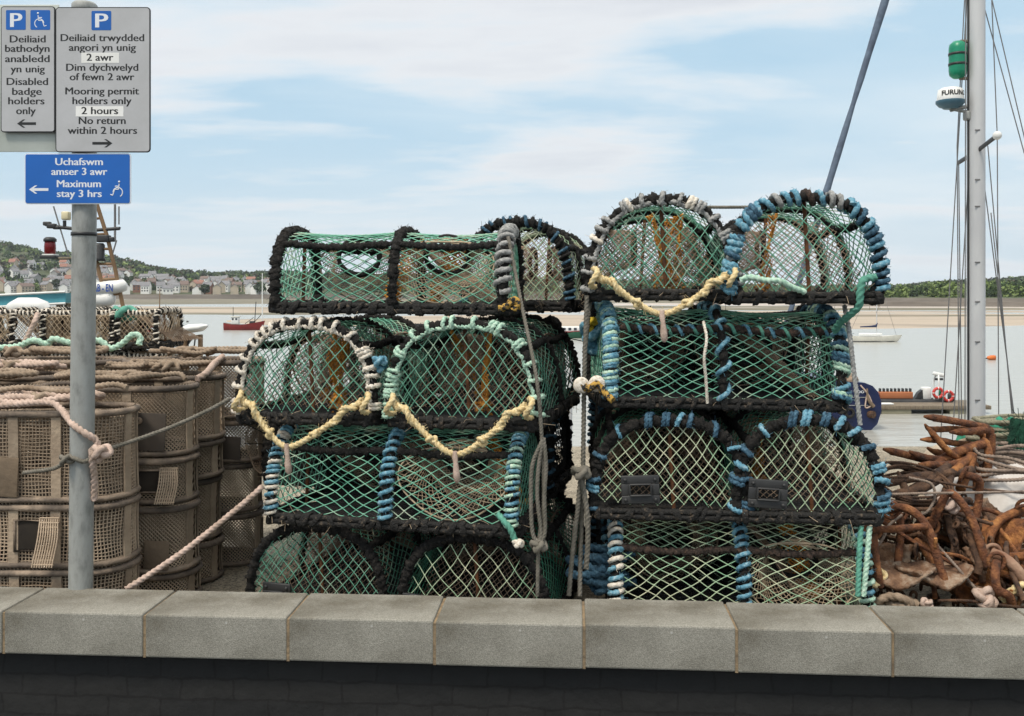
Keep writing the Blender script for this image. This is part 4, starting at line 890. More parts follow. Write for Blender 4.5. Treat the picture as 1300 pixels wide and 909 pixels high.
def put_text(s,name,m,parent,x0,x1,base,cap,y,weight=.004,conv=None,shear=0,fat=0):
    """text between x0 and x1 on the plane y, base line and cap height in metres"""
    V,Fs=text_geo(s,weight,shear); w0,w1=V[:,0].min(),V[:,0].max()
    Q=np.stack([x0+(V[:,0]-w0)/(w1-w0)*(x1-x0),0*V[:,0]+y,base+V[:,1]*cap/CAPH],1)
    b=MB()
    for k in (3,4):
        fs=[f for f in Fs if len(f)==k]
        if fs: b.f.append((np.array(fs),0))
    b.v.append(Q if conv is None else conv(Q)); b.n=len(Q)
    if fat:
        F0=list(b.f)
        for dx,dy in ((fat,.00012),(-fat,.00024)):
            Q2=Q+np.array([dx,dy,0]); b.f+=[(f+b.n,m_) for f,m_ in F0]; b.v.append(Q2 if conv is None else conv(Q2)); b.n+=len(Q2)
    return b.build(name,m,parent,smooth=False)
def panel(x0,y0,x1,y1,rad,t,ypos,border,mface,medge,name='sign_panel'):
    (a,c),(d_,e)=S(x0,y1),S(x1,y0); w_,h_=d_-a,e-c; cx,cz=(a+d_)/2,(c+e)/2
    b=MB(); prism(b,rrect(w_,h_,rad,5,cx,cz),ypos,ypos+t); pn=b.build(name,medge,sp_,smooth=False)
    b=MB(); prism(b,rrect(w_-2*border,h_-2*border,max(rad-border,.002),5,cx,cz),ypos-.0015,ypos+.001); b.build('sign_face',mface,pn,smooth=False)
    return pn
FY=-.055
def line(s,x0,x1,base,cap,m,pn,y=FY-.0018,fat=.0011): put_text(s,'lettering',m,pn,S(x0,0)[0],S(x1,0)[0],S(0,base)[1],cap*SC,y,0.,None,0,fat)
def quad(x0,y0,x1,y1,m,pn,name,y=FY-.0015,rad=.004):
    (a,c),(d_,e)=S(x0,y1),S(x1,y0); b=MB(); prism(b,rrect(d_-a,e-c,rad,4,(a+d_)/2,(c+e)/2),y-.0006,y+.0008); return b.build(name,m,pn,smooth=False)
def arrow(x0,x1,y,right,m,pn,h=5.2):
    tip,tail=(x1,x0) if right else (x0,x1); k=-1 if right else 1
    P=[(tip,y),(tip+k*7.5,y-h),(tip+k*10.5,y-h),(tip+k*5.8,y-1.7),(tail,y-1.7),(tail,y+1.7),(tip+k*5.8,y+1.7),(tip+k*10.5,y+h),(tip+k*7.5,y+h)]
    b=MB(); prism(b,[S(*p) for p in P],FY-.0019,FY-.0012); b.build('arrow',m,pn,smooth=False)
def wheelchair(cx,cy,s,m,pn,flip=1):
    b=MB(); Q=lambda x,y: (S(cx+flip*x*s,0)[0],FY-.0019,S(0,cy+y*s)[1])
    t=np.linspace(0,6.28,14,endpoint=False); prism(b,[(Q(-.12+.11*math.cos(a),0)[0],Q(0,-.82+.11*math.sin(a))[2]) for a in t],FY-.0026,FY-.0018)
    r=.055*s*SC
    P1=[Q(-.12,-.62),Q(-.06,-.02),Q(.36,-.02),Q(.56,.62),Q(.82,.52)]
    sweep(b,resample(P1,.001),r,6,flat=.4); sweep(b,[Q(-.08,-.34),Q(.32,-.34)],r,6,flat=.4)
    a=np.linspace(R(-120),R(-120)-R(235),30); sweep(b,[Q(.02+.50*math.cos(q),.30-.50*math.sin(q)) for q in a],r,6,flat=.4)
    b.build('wheelchair_symbol',m,pn)
# back plate
(a,c),(d_,e)=S(-14,192),S(72,4); b=MB(); bbox(b,((a+d_)/2,FY+.018,(c+e)/2),(d_-a,.004,e-c),.0015); b.build('back_plate',M_signback,sp_)
pn=panel(1,8,70,168,.011,.004,FY,.0034,M_signw,M_ink)
for x0 in (8,39): quad(x0,13,x0+25,38,M_signblue,pn,'blue_square')
line('P',14,28,34.5,18,M_signletter,pn,FY-.0024,.0024); wheelchair(50,26.5,11.5,M_signletter,pn)
for s,x0,x1,y in (('Deiliaid',13,58,54),('bathodyn',7,63,66),('anabledd',7,63,79),('yn unig',14,57,92),('Disabled',9,61,108),('badge',16,53,120.5),('holders',11,56.5,132.5),('only',21,45.5,145)): line(s,x0,x1,y,9.2,M_ink,pn)
arrow(22,46,157,False,M_ink,pn)
pn=panel(70.5,9,191,193.5,.013,.004,FY,.0036,M_signw,M_ink)
quad(116.5,14,141.5,38.5,M_signblue,pn,'blue_square'); line('P',122,137,35,18,M_signletter,pn,FY-.0024,.0024)
quad(103.5,67,151.5,80,M_signpatch,pn,'white_patch',FY-.0015,.0005); quad(96.5,135,157,148,M_signpatch,pn,'white_patch',FY-.0015,.0005)
for s,x0,x1,y in (('Deiliaid trwydded',77.5,183,52.4),('angori yn unig',88,172.5,64.7),('2 awr',110.5,144,77.3),('Dim dychwelyd',84.5,175.5,90),('of fewn 2 awr',89,170.5,102),('Mooring permit',83.5,176.5,120),('holders only',92.5,167,132.3),('2 hours',104,150,145),('No return',100.5,159.5,157.5),('within 2 hours',86.5,174,170)): line(s,x0,x1,y,9.2,M_ink,pn,FY-.0024 if s[0]=='2' else FY-.0018)
arrow(117.5,143,182,True,M_ink,pn)
pn=panel(30.5,194.5,165.5,259,.010,.004,FY+.004,.0036,M_signblue,M_signletter)
FY+=.004
for s,x0,x1,y in (('Uchafswm',70,130,209.5),('amser 3 awr',65,135.5,222),('Maximum',72,127.5,237.5),('stay 3 hrs',72,128.5,250)): line(s,x0,x1,y,9.2,M_signletter,pn,FY-.0018)
arrow(36.5,61,240.5,False,M_signletter,pn); wheelchair(149.5,240.5,12,M_signletter,pn,-1)
for py in (30,150,226):
    b=MB(); z=S(0,py)[1]; bbox(b,(.003,-.042,z),(.10,.02,.022),.003); b.build('bracket',M_galv,sp_)
# ropes at the post
def line_thing(pts,r,m,label,n=10,cat='rope',name='rope',knot=None):
    b=MB(); rope(b,spline(pts,n),r,amp=.35); o=b.build(name,m); tag(o,label,cat)
    return o
line_thing([at(30,600,3.42),at(70,594,3.34),at(88,581,3.30),at(108,586,3.295),at(124,574,3.33),at(150,566,3.42),at(215,543,3.45),at(262,522,3.47),at(292,506,3.48)],.006,M_dgrey,'thin grey line hitched round the sign post and led to the creels')
line_thing([at(-20,516,3.5),at(20,513,3.47),at(62,511,3.45),at(78,520,3.42),at(92,538,3.31),at(108,550,3.29),at(121,558,3.31),at(123,566,3.31),at(116,574,3.31),at(124,584,3.31),at(130,572,3.31),at(122,570,3.30),at(117,582,3.30),at(120,610,3.33),at(119,635,3.34)],.0095,M_pink,'thick pale rope draped from the pots and knotted on the sign post')
b=MB(); trefoil(b,at(128,573,3.30),.03,.0115); tag(b.build('rope_knot',M_pink),'pale rope knot on the right side of the sign post','knot')
b=MB(); trefoil(b,at(84,583,3.30),.022,.0075); tag(b.build('rope_knot',M_dgrey),'dark grey hitch on the left side of the sign post','knot')
line_thing([at(160,748,3.36),at(190,729,3.38),at(230,702,3.42),at(270,671,3.46),at(310,638,3.5),at(334,617,3.52)],.0085,M_pink,'pale rope sloping from the wall up to the white lashed creel')
line_thing([at(250,481,4.0),at(262,474,4.05),at(272,462,4.2),at(283,453,4.3)],.012,M_pink,'short pale rope end sloping over the rear mesh pots')
line_thing([at(-10,497,3.62),at(30,492,3.62),at(80,497,3.62),at(140,488,3.62),at(162,492,3.6)],.009,M_tanrope,'brown rope trailing along the rim of the nearest mesh pot')
# creel tie ropes and hanging lines
line_thing([at(645,300,3.5),at(655,350,3.46),at(664,395,3.4),at(681,480,3.3),at(688,560,3.3),at(690,640,3.3),at(684,690,3.3),at(682,757,3.3)],.0055,M_dgrey,'grey line running down the right side of the left stack from the grey lashed corner')
for k,(x,d1) in enumerate(((676,0),(684,6),(693,-3))):
    line_thing([at(690,556,3.29),at(x,590,3.29),at(x-2,630,3.29),at(x+d1*.5,676,3.29),at(684,690,3.285)],.006,M_dgrey,['inner strand of the grey rope bunch hanging beside the left stack','middle strand of the grey rope bunch hanging beside the left stack','outer strand of the grey rope bunch hanging beside the left stack'][k])
b=MB(); trefoil(b,at(684,693,3.28),.026,.0095); tag(b.build('rope_knot',M_dgrey),'grey knot at the foot of the rope bunch beside the left stack','knot')
for k,(pts,m,r,lab) in enumerate((
 ([at(745,375,3.46),at(742,470,3.46),at(740,600,3.46),at(737,700,3.46),at(736,757,3.42)],M_dgrey,.007,'thick grey line hanging straight down the left edge of the right stack'),
 ([at(737,605,3.44),at(733,650,3.44),at(727,700,3.44),at(722,756,3.42)],M_dgrey,.007,'grey rope tail splayed left at the foot of the right stack'),
 ([at(738,605,3.43),at(745,650,3.43),at(746,690,3.43),at(744,722,3.43)],M_dgrey,.008,'grey rope tail hanging short beside the right stack'),
 ([at(752,362,3.6),at(748,400,3.6),at(744,440,3.6)],M_dgrey,.005,'thin grey line slanting under the grey roped arch creel'),
 ([at(713,420,4.9),at(714,470,4.9),at(716,540,4.9),at(718,575,4.9)],M_dgrey,.006,'dark thin line hanging in the gap between the two stacks'),
 ([at(1072,388,3.5),at(1078,420,3.44),at(1085,480,3.42),at(1092,540,3.4)],M_grey,.007,'pale line stretched down the right end of the right stack'),
 ([at(1093,668,3.36),at(1091,700,3.34),at(1089,757,3.32)],M_teal,.008,'green flecked line hanging below the right stack, inner one'),
 ([at(1104,668,3.36),at(1101,705,3.34),at(1096,757,3.32)],M_mint,.008,'green flecked line hanging below the right stack, outer one'),
 ([at(1112,352,3.36),at(1096,356,3.35),at(1092,372,3.35),at(1090,388,3.36),at(1078,400,3.40),at(1066,410,3.46),at(1060,420,3.5)],M_teal,.011,'mint green rope hitched round the blue roped arch creel and looped down'),
 ([at(940,356,3.36),at(952,352,3.35),at(972,356,3.345),at(990,357,3.35),at(1006,365,3.36),at(1022,371,3.37)],M_mint,.009,'mint rope lying along the foot of the blue roped arch'),
 ([at(893,263,3.55),at(940,263,3.52),at(985,262,3.50)],M_dgrey,.005,'taut dark line joining the two top creels of the right stack'),
 ([at(893,408,3.40),at(897,430,3.37),at(894,455,3.36),at(896,480,3.37),at(898,512,3.38)],M_cream,.0045,'thin cream cord hanging down the middle of the long second tier creel'),
 ([at(632,652,3.34),at(640,662,3.32),at(648,672,3.31),at(655,690,3.31)],M_teal,.009,'green rope end hanging at the right corner of the long side creel'),
 )): line_thing(pts,r,m,lab)
b=MB(); trefoil(b,at(738,600,3.42),.03,.011); tag(b.build('rope_knot',M_dgrey),'grey knot where the tails begin beside the right stack','knot')
b=MB(); trefoil(b,at(658,690,3.30),.016,.008); tag(b.build('rope_knot',M_cream),'white loop at the end of the green rope beside the left stack','knot')
for k,(px,py,lab) in enumerate(((738,489,'left'),(758,487,'right'))):
    b=MB(); lathe(b,[(.004,-.012),(.024,-.012),(.03,-.004),(.03,.004),(.024,.012),(.004,.012)],16,0,at(px,py,3.42),Matrix.Rotation(R(90),3,'X')); tag(b.build('rope_float',M_cream),f'small pale ring float threaded on the gold rope, {lab} one','float')
line_thing([at(738,489,3.43),at(748,493,3.4),at(758,488,3.41),at(768,500,3.4),at(778,508,3.38)],.011,M_gold,'gold and black rope threaded through ring floats at the braided corner')
line_thing([at(634,392,3.42),at(645,388,3.41),at(652,380,3.41),at(658,388,3.41),at(650,394,3.41)],.011,M_gold,'gold and black rope knotted at the corner of the black edged long creel')
# blue rope heaps
b=MB(); pts=[]; c=at(762,752,3.66)
for q in range(40): a=q*.8; pts.append(c+np.array([.13*math.cos(a)*(.6+.4*math.sin(q)),.10*math.sin(a),.02+.0035*q+.01*math.sin(q*2.1)]))
rope(b,spline(pts,5),.013); tag(b.build('rope',M_navyrope),'dull blue rope coiled on the ground at the foot of the right stack','rope')
for k,(c,m,lab) in enumerate(((at(756,420,3.72),M_blue,'blue rope bunch stuffed at the left end of the second tier creel'),(at(750,408,3.66),mat('bright_yellow_rope',(.70,.50,.04),(.5,.36,.03),20,.8),'yellow rope knot at the left end of the second tier creel'),(at(482,458,3.5),M_blue,'blue knot tying the white and mint roped creels together'))):
    b=MB(); s=[.05,.022,.024][k]; trefoil(b,c,s,s*.36); trefoil(b,c+np.array([0,.02,-s*.9]),s*.8,s*.33,0,Matrix.Rotation(1.2,3,'X')); tag(b.build('rope_knot',m),lab,'knot')
# ------------------------------------------------------------------ rusty anchors on the right
def z7(x,y,Y): return at(1080+x/3.245,500+y/3.245,Y)
def shell(mb, G, t, m=0):
    """thick plate from a grid of points (nu,nv,3)"""
    G=np.asarray(G,float); du=np.gradient(G,axis=0); dv=np.gradient(G,axis=1); N=np.cross(du,dv); N/=np.maximum(np.linalg.norm(N,axis=2,keepdims=True),1e-9)
    A,B=G+N*t/2,G-N*t/2; nu,nv=G.shape[:2]; i=np.arange(nu-1)[:,None]; j=np.arange(nv-1)[None]
    f=np.stack([i*nv+j,(i+1)*nv+j,(i+1)*nv+j+1,i*nv+j+1],-1).reshape(-1,4); o=nu*nv
    ed=[(i_*nv,(i_+1)*nv) for i_ in range(nu-1)][::-1]; ring=[k for k in range(nv)]+[i_*nv+nv-1 for i_ in range(1,nu)]+[(nu-1)*nv+k for k in range(nv-2,-1,-1)]+[i_*nv for i_ in range(nu-2,0,-1)]
    r=np.array(ring); r2=np.roll(r,-1)
    mb.add(np.vstack([A.reshape(-1,3),B.reshape(-1,3)]),np.vstack([f,f[:,::-1]+o,np.stack([r,r2,r2+o,r+o],1)]),m)
AG='rusty anchors heaped beside the right stack'
def grapnel(label, shank, tines, r=.0125, m=None):
    m=m or M_rust; c=np.mean(np.array(shank),0); t=thing('grapnel_anchor',tuple(c),label,'anchor',AG)
    P=spline(np.array(shank)-c,10); b=MB(); r*=1.1; sweep(b,resample(P,.012),r*1.25,10,noise=.035); b.build('shank',m,t)
    for q in tines:
        P=resample(spline(np.array(q)-c,9),.012); n=len(P); rr=np.full(n,r); k=max(3,int(.06/.012)); rr[:k]=r*np.linspace(.35,1,k)
        b=MB(); sweep(b,P,rr,9,noise=.04); b.build('tine',m,t)
    return t
J=lambda s=.02: rng.normal(size=3)*s
A=lambda *p: [z7(*q) for q in p]
grapnel('bent bar grapnel with its long top prong pointing left towards the pontoon',A((578,165,4.10),(572,260,4.10),(540,360,4.08),(500,460,4.05)),[A((303,93,3.95),(400,108,4.0),(520,131,4.08),(566,142,4.1),(577,170,4.1),(572,210,4.1)),A((408,158,4.0),(480,156,4.03),(548,148,4.08),(572,158,4.1),(577,190,4.1))],.0145,M_rust)
grapnel('bent bar grapnel with a forked pair of prongs left of the mast foot',A((548,170,4.16),(555,260,4.18),(520,330,4.16),(505,400,4.1)),[A((306,126,3.98),(330,146,4.0),(440,145,4.06),(530,160,4.15),(548,185,4.16)),A((306,126,3.98),(345,172,3.96),(398,232,3.95),(440,262,4.0),(500,262,4.12)),A((288,188,3.95),(370,192,4.0),(440,205,4.06),(540,210,4.15))],.0125,M_rust3)
grapnel('grapnel of thick brown bars lying flat in the middle of the heap',A((545,205,4.05),(440,240,4.0),(320,300,3.95),(210,340,3.92)),[A((242,238,3.9),(300,262,3.93),(380,268,4.0),(460,240,4.05),(520,215,4.06)),A((135,228,3.9),(220,250,3.94),(330,275,3.98),(430,290,4.02)),A((315,222,4.05),(350,240,4.05),(420,250,4.06),(500,230,4.08)),A((280,290,3.88),(360,292,3.9),(430,288,3.95),(500,260,4.02))],.0145,M_rust)
grapnel('short grapnel with two curved prongs hanging down in front of the mast',A((500,250,3.98),(488,300,3.95),(460,370,3.92),(452,395,3.9)),[A((400,345,3.85),(430,315,3.88),(470,280,3.94),(500,255,3.98)),A((506,395,3.95),(520,350,3.98),(508,290,4.0),(495,255,4.0)),A((545,365,3.96),(570,280,4.02),(560,210,4.06),(540,190,4.08))],.015,M_rust3)
grapnel('grapnel with straight brown prongs lying low against the right stack',A((150,365,3.75),(260,345,3.78),(380,330,3.85),(500,315,3.92)),[A((150,415,3.7),(220,405,3.72),(300,390,3.75),(370,350,3.8)),A((160,285,3.9),(220,300,3.9),(300,330,3.88),(350,335,3.86)),A((150,450,3.66),(300,452,3.7),(420,448,3.78),(490,440,3.85))],.014,M_rust4)
grapnel('grapnel half buried under wire at the centre of the heap',A((200,430,3.7),(290,375,3.78),(330,350,3.8),(400,300,3.9)),[A((195,320,3.8),(215,370,3.76),(230,420,3.7),(210,470,3.66)),A((330,540,3.66),(365,460,3.7),(400,380,3.8),(415,330,3.88)),A((440,640,3.62),(415,560,3.66),(395,500,3.7),(400,430,3.78))],.014,M_rust4)
def plough(label, shank, fl, size, ang, r=.013, m=None, mf=None, tilt=0., roll=0., flat=False):
    """anchor with a curved shank and a saddle shaped fluke"""
    m=m or M_rust; mf=mf or M_rust2; c=np.array(fl); t=thing('plough_anchor',tuple(c),label,'anchor',AG)
    P=resample(spline(np.array(shank)-c,10),.012); b=MB(); sweep(b,P,r*1.15,10,noise=.03); b.build('shank',m,t)
    u=np.linspace(-1,1,17)[:,None]; v=np.linspace(0,1,13)[None]
    x=u*size*(.55+.45*np.sin(v*2.4+.3)); z=size*(.80*np.abs(u)**1.35*(1-.75*v)+.12*v+.16*np.cos(u*3)+.10*np.sin(v*5)*(1-np.abs(u))); y=size*(-.5+1.05*v+.18*u*u)
    if flat: x=u*size*(.45+.4*v); y=size*(-.6+1.2*v)+0*u; z=size*(.10*u*u+.06*np.sin(v*3)+0*u)
    G=np.stack([x,y,z+0*y],-1)+rng.normal(size=(17,13,3))*.002
    M=np.array((Matrix.Rotation(ang,3,'Z')@Matrix.Rotation(tilt,3,'X')@Matrix.Rotation(roll,3,'Y')))
    b=MB(); shell(b,G@M.T,.012); b.build('fluke',mf,t)
    e=P[0]; b=MB(); a=np.linspace(0,6.28,20,endpoint=False); sweep(b,np.stack([e[0]+.03*np.cos(a),e[1]+0*a+.0,e[2]+.03*np.sin(a)],1),.007,7,closed=True); b.build('shackle',m,t)
    PL.append(t); return t
PL=[]
plough('anchor with a tall arched shank and grey brown saddle fluke nearest the wall, right one',A((165,478,3.55),(215,468,3.5),(275,500,3.48),(320,560,3.46),(350,650,3.44),(385,770,3.42)),z7(350,785,3.46),.14,R(8),.0135,M_rust,M_rust2,R(18))
plough('anchor with a square cornered shank and pale saddle fluke touching the right stack',A((92,562,3.46),(98,640,3.43),(112,740,3.41),(122,790,3.42)),z7(180,775,3.47),.14,R(-14),.013,M_rust,M_rust2,R(24))
plough('anchor with an arched shank and flat grey fluke in the middle of the heap',A((330,545,3.62),(365,470,3.6),(400,410,3.6),(450,440,3.57),(500,520,3.54),(535,620,3.5),(562,712,3.48)),z7(540,700,3.56),.11,R(25),.0135,M_rust,M_rust2,R(68),R(8),True)
plough('anchor with an orange rusted plate fluke at the right of the heap',A((714,470,3.7),(660,495,3.68),(610,525,3.66),(570,600,3.62),(590,660,3.6)),z7(635,600,3.66),.13,R(-30),.014,M_rust3,M_rust3,R(58),R(-25),True)
plough('anchor with a pale curved shank lying at the lower right of the heap',A((585,655,3.5),(640,680,3.46),(690,730,3.43),(730,790,3.42),(790,840,3.42)),z7(720,810,3.5),.12,R(100),.017,mat('pale_pink_rust',(.34,.22,.15),(.20,.10,.06),9,.85,.5,60),M_rust3,R(20))
plough('anchor with a hooped shank standing low at the bottom right of the heap',A((600,690,3.44),(595,760,3.40),(610,810,3.39),(650,830,3.39),(665,865,3.40)),z7(610,850,3.48),.11,R(150),.014,M_rust,M_rust2,R(30))
plough('anchor with a brown flat fluke buried behind the arched shanks',A((200,490,3.62),(205,560,3.6),(200,640,3.58),(195,700,3.56)),z7(155,690,3.62),.11,R(-10),.013,M_rust,M_rust2,R(75),0,True)
plough('anchor with its red brown fluke upturned in the middle of the heap',A((395,500,3.66),(410,560,3.64),(430,620,3.62),(425,660,3.6)),z7(320,680,3.62),.12,R(20),.013,M_rust4,M_rust3,R(60),R(30),True)
plough('anchor lying deep under the others at the back of the heap',A((250,600,3.8),(350,580,3.84),(470,560,3.9),(600,520,3.98)),z7(450,560,3.86),.17,R(20),.016,M_rust4,M_rust4,R(10))
plough('anchor lying deep under the others behind the right hand plate fluke',A((480,760,3.7),(560,740,3.72),(660,730,3.76),(780,700,3.8)),z7(560,800,3.72),.16,R(-30),.016,M_rust4,M_rust4,R(14))
for k,(p_,rz,lab) in enumerate((((420,640,3.72),(.5,.6,1.2),'half buried anchor with its fluke on edge at the centre of the heap'),((655,700,3.62),(1.1,.2,-.6),'half buried anchor propped under the orange plate fluke'),((250,620,3.7),(-.7,.4,2.2),'half buried anchor behind the two saddle flukes'),((500,780,3.56),(.3,-.5,-1.4),'half buried anchor between the arched shank and the hooped shank'),((600,570,3.85),(.9,.3,.4),'half buried anchor below the mast with its shank up'))):
    dup(PL[[0,3,6,7,1][k]],z7(*p_),rz,lab)
rb=np.random.default_rng(21)
for k in range(12):
    px_=rb.uniform(1118,1310); Y_=rb.uniform(3.52,3.95); c_=np.array([(px_-CX)/F*Y_,Y_,rb.uniform(.08,.42)*(1 if 1150<px_<1275 else .7)]); d_=np.array([rb.normal(),rb.normal()*.5,rb.normal()*.35]); d_/=np.linalg.norm(d_); L_=rb.uniform(.14,.30); bend=rb.normal(size=3)*.07
    P_=resample(spline([c_-d_*L_,c_-d_*L_*.3+bend,c_+d_*L_*.35+bend,c_+d_*L_+bend*.2+np.array([0,0,rb.uniform(-.12,.06)])],8),.012); P_[:,2]=np.maximum(P_[:,2],.015)
    b=MB(); sweep(b,P_,rb.uniform(.006,.0105),8,noise=.05); tag(b.build('iron_bar',[M_rust,M_rust3,M_rust4][k%3]),'thin bent rusty bar tangled among the anchors','iron bar','rusty bars tangled in the anchor heap')
b=MB(); sweep(b,A((88,560,3.44),(160,558,3.43),(230,552,3.43),(310,545,3.45)),.013,10,noise=.05); tag(b.build('iron_bar',M_rust),'short rusty bar lying level across the left arched shank','iron bar')
# chain heaped underneath
def linkmesh(mb,c,M,s=.03,r=.0065):
    a=np.linspace(0,2*math.pi,12,endpoint=False); P=np.stack([s*.62*np.cos(a),0*a,s*np.sin(a)],1)@np.array(M).T+c; sweep(mb,P,r,6,0,closed=True)
b=MB(); rr=np.random.default_rng(5)
for k in range(600):
    px=rr.uniform(1096,1345); Y=rr.uniform(3.5,4.35); x=(px-CX)/F*Y; top=.33*math.exp(-((px-1215)/110)**2)+.05
    linkmesh(b,np.array([x,Y,rr.uniform(.02,top)]),Matrix.Rotation(rr.uniform(0,6),3,'X')@Matrix.Rotation(rr.uniform(0,6),3,'Z'),rr.uniform(.016,.022),.0058)
tag(b.build('chain',M_rust4),'tangle of rusty brown chain filling the heap under the anchors','chain',kind='stuff')
# wire coils trailing over the heap
def coil(label,c,rx,ry,turns,r,m,jit=.02,tilt=0.,lift=.0015,name='cable',cat='cable'):
    pts=[]; n=turns*9
    for q in range(n):
        a=q/9*2*math.pi; w=1+.22*math.sin(q*.71)+.1*math.sin(q*.23)
        pts.append(np.array(c)+np.array([rx*w*math.cos(a),ry*w*math.sin(a),ry*w*math.sin(a)*tilt+q*lift+.5*jit*math.sin(q*1.3)])+rng.normal(size=3)*jit*.3)
    b=MB(); rope(b,spline(pts,6),r,amp=.25,sides=7); return tag(b.build(name,m),label,cat)
M_cable=mat('weathered_cable',(.20,.15,.115),(.10,.075,.06),25,.85,.3,200,c3=(.26,.20,.16))
coil('brown cable coiled in wide loops right of the bar grapnels',z7(640,350,4.25),.26,.16,8,.0075,M_cable,.03,.12)
coil('grey brown cable coil spilling behind the white tarpaulin',z7(700,330,4.0),.22,.12,6,.0065,M_cable,.03,.2)
coil('old wire loops lying over the middle of the anchor heap',z7(270,420,3.72),.14,.10,4,.0045,M_rust4,.02,.5)
for k,(p,lab) in enumerate(((A((130,345,3.66),(260,345,3.64),(400,370,3.66),(560,395,3.8),(760,412,3.9)),'single brown wire stretched over the heap towards the tarpaulin'),(A((150,415,3.55),(300,410,3.55),(480,408,3.6),(760,402,3.7)),'taut pale wire crossing the heap level with the tarpaulin'),(A((240,345,3.6),(330,370,3.58),(345,430,3.57),(310,490,3.56),(250,500,3.56)),'loop of stiff wire in front of the grapnels'),(A((300,560,3.5),(380,650,3.46),(460,740,3.43),(525,815,3.41)),'straight wire slanting down across the arched shanks'),(A((360,852,3.40),(480,852,3.40),(600,868,3.39),(760,885,3.38)),'dark wire running along the top of the wall under the anchors'),(A((80,660,3.5),(130,600,3.5),(160,540,3.52),(210,500,3.6)),'thin wire sloping beside the square cornered shank'))):
    line_thing(p,.0042,M_rust4 if k in (0,4) else M_cable,lab,8,'wire','wire')
line_thing(A((80,866,3.42),(120,850,3.40),(160,835,3.40),(210,842,3.39),(250,868,3.39),(200,872,3.40),(150,858,3.42),(230,848,3.42),(280,872,3.40)),.012,M_tanrope,'tan rope tail curled at the foot of the square cornered anchor')
line_thing(A((60,740,3.42),(100,725,3.44),(140,745,3.43),(120,780,3.42),(70,790,3.40)),.010,M_yellow,'straw coloured rope loop behind the green flecked lines')
line_thing(A((620,850,3.42),(660,815,3.41),(700,790,3.41),(760,770,3.42)),.011,M_yellow,'straw coloured rope end by the hooped shank at the lower right')
for k,(x,y,Y,s,lab) in enumerate(((400,450,3.62,.035,'pale rag caught on the arched shank in the middle'),(550,835,3.40,.035,'pale rag of frayed rope low down beside the hooped shank'),(310,862,3.39,.02,'frayed pale rope end on the tan rope tail'))):
    b=MB(); trefoil(b,z7(x,y,Y),s*.9,s*.36,0,Matrix.Rotation(k*1.1,3,'X')); trefoil(b,z7(x,y,Y)+np.array([s*.4,0,-s*.5]),s*.7,s*.3,0,Matrix.Rotation(k+.5,3,'Z')); tag(b.build('rag',M_pink),lab,'rag')
# tarpaulin, net heap, green tubes
def sheet(name,m,label,cat,c,sx,sy,h,seed,n=40):
    r=np.random.default_rng(seed); ph=r.uniform(0,6.28,10); u,v=np.meshgrid(np.linspace(-1,1,n),np.linspace(-1,1,n),indexing='ij')
    z=h*np.clip(1-(np.abs(u)**2.4+np.abs(v)**2.4),-.9,1)
    for k in range(5): z=z+.13*h*np.abs(np.sin((2+k)*(u*math.cos(ph[k])+v*math.sin(ph[k]))*2+ph[k+5]))
    G=np.stack([c[0]+sx*u,c[1]+sy*v,np.maximum(c[2]+z,.01+.004*np.sin(u*9))],-1); b=MB(); shell(b,G,.004); return tag(b.build(name,m),label,cat)
q=z7(640,450,4.05); sheet('tarpaulin',M_tarp,'crumpled white tarpaulin spread behind the anchor heap','tarpaulin',(q[0]+.07,4.2,.28),.34,.34,.15,4)
q=z7(500,250,4.5); sheet('sack',mat('beige_sack',(.50,.42,.33),(.36,.30,.23),8,.85,.5,40),'beige sack lying behind the bar grapnels','sack',(q[0]+.02,4.75,.12),.25,.22,.24,9)
q=at(1285,565,4.7); sheet('net_heap',M_greennet,'heap of green netting at the right beyond the cable coils','net heap',(q[0]+.09,4.9,.05),.40,.32,.36,6)
coil('pale green rope coiled on top of the green net heap',at(1290,558,4.8),.20,.15,7,.010,mat('grey_green_rope',(.27,.25,.18),(.17,.16,.11),25,.9,.4,200),.02,.05,.0016,'rope','rope')
coil('dull straw rope coiled beneath the pale green coil',at(1285,578,4.75),.24,.14,5,.010,M_tanrope,.02,.1,.001,'rope','rope')
b=MB(); P=[at(1296,535,4.45),at(1294,565,4.42),at(1291,600,4.4),at(1290,612,4.4)]; q_=resample(spline(P,6),.012); T_,N_,B_=frames(q_); w_=np.linspace(0,5,len(q_)); wd_=np.linspace(.030,.052,len(q_))[:,None]
for k in range(11):
    a_=k*2.4; o_=wd_*(1 if k%3 else .5)*(np.cos(w_*.5+a_)[:,None]*N_+np.sin(w_*.5+a_)[:,None]*B_*.8); sweep(b,q_+o_+rng.normal(size=q_.shape)*.002,.017,7,0,2,.5,.04,.1)
fuzz(b,q_,.05,200,.03,0,.0016); tag(b.build('rolled_net',mat('dark_green_net',(.006,.05,.028),(.004,.03,.018),20,.95,.8,90)),'dark green rolled net hanging down at the right of the net heap','rolled net')
line_thing([at(1205,562,4.6),at(1230,600,4.3),at(1250,622,4.2),at(1262,628,4.2)],.008,mat('pale_blue_rope',(.45,.52,.60),(.35,.42,.5),25,.85),'pale blue rope twisted over the tarpaulin')

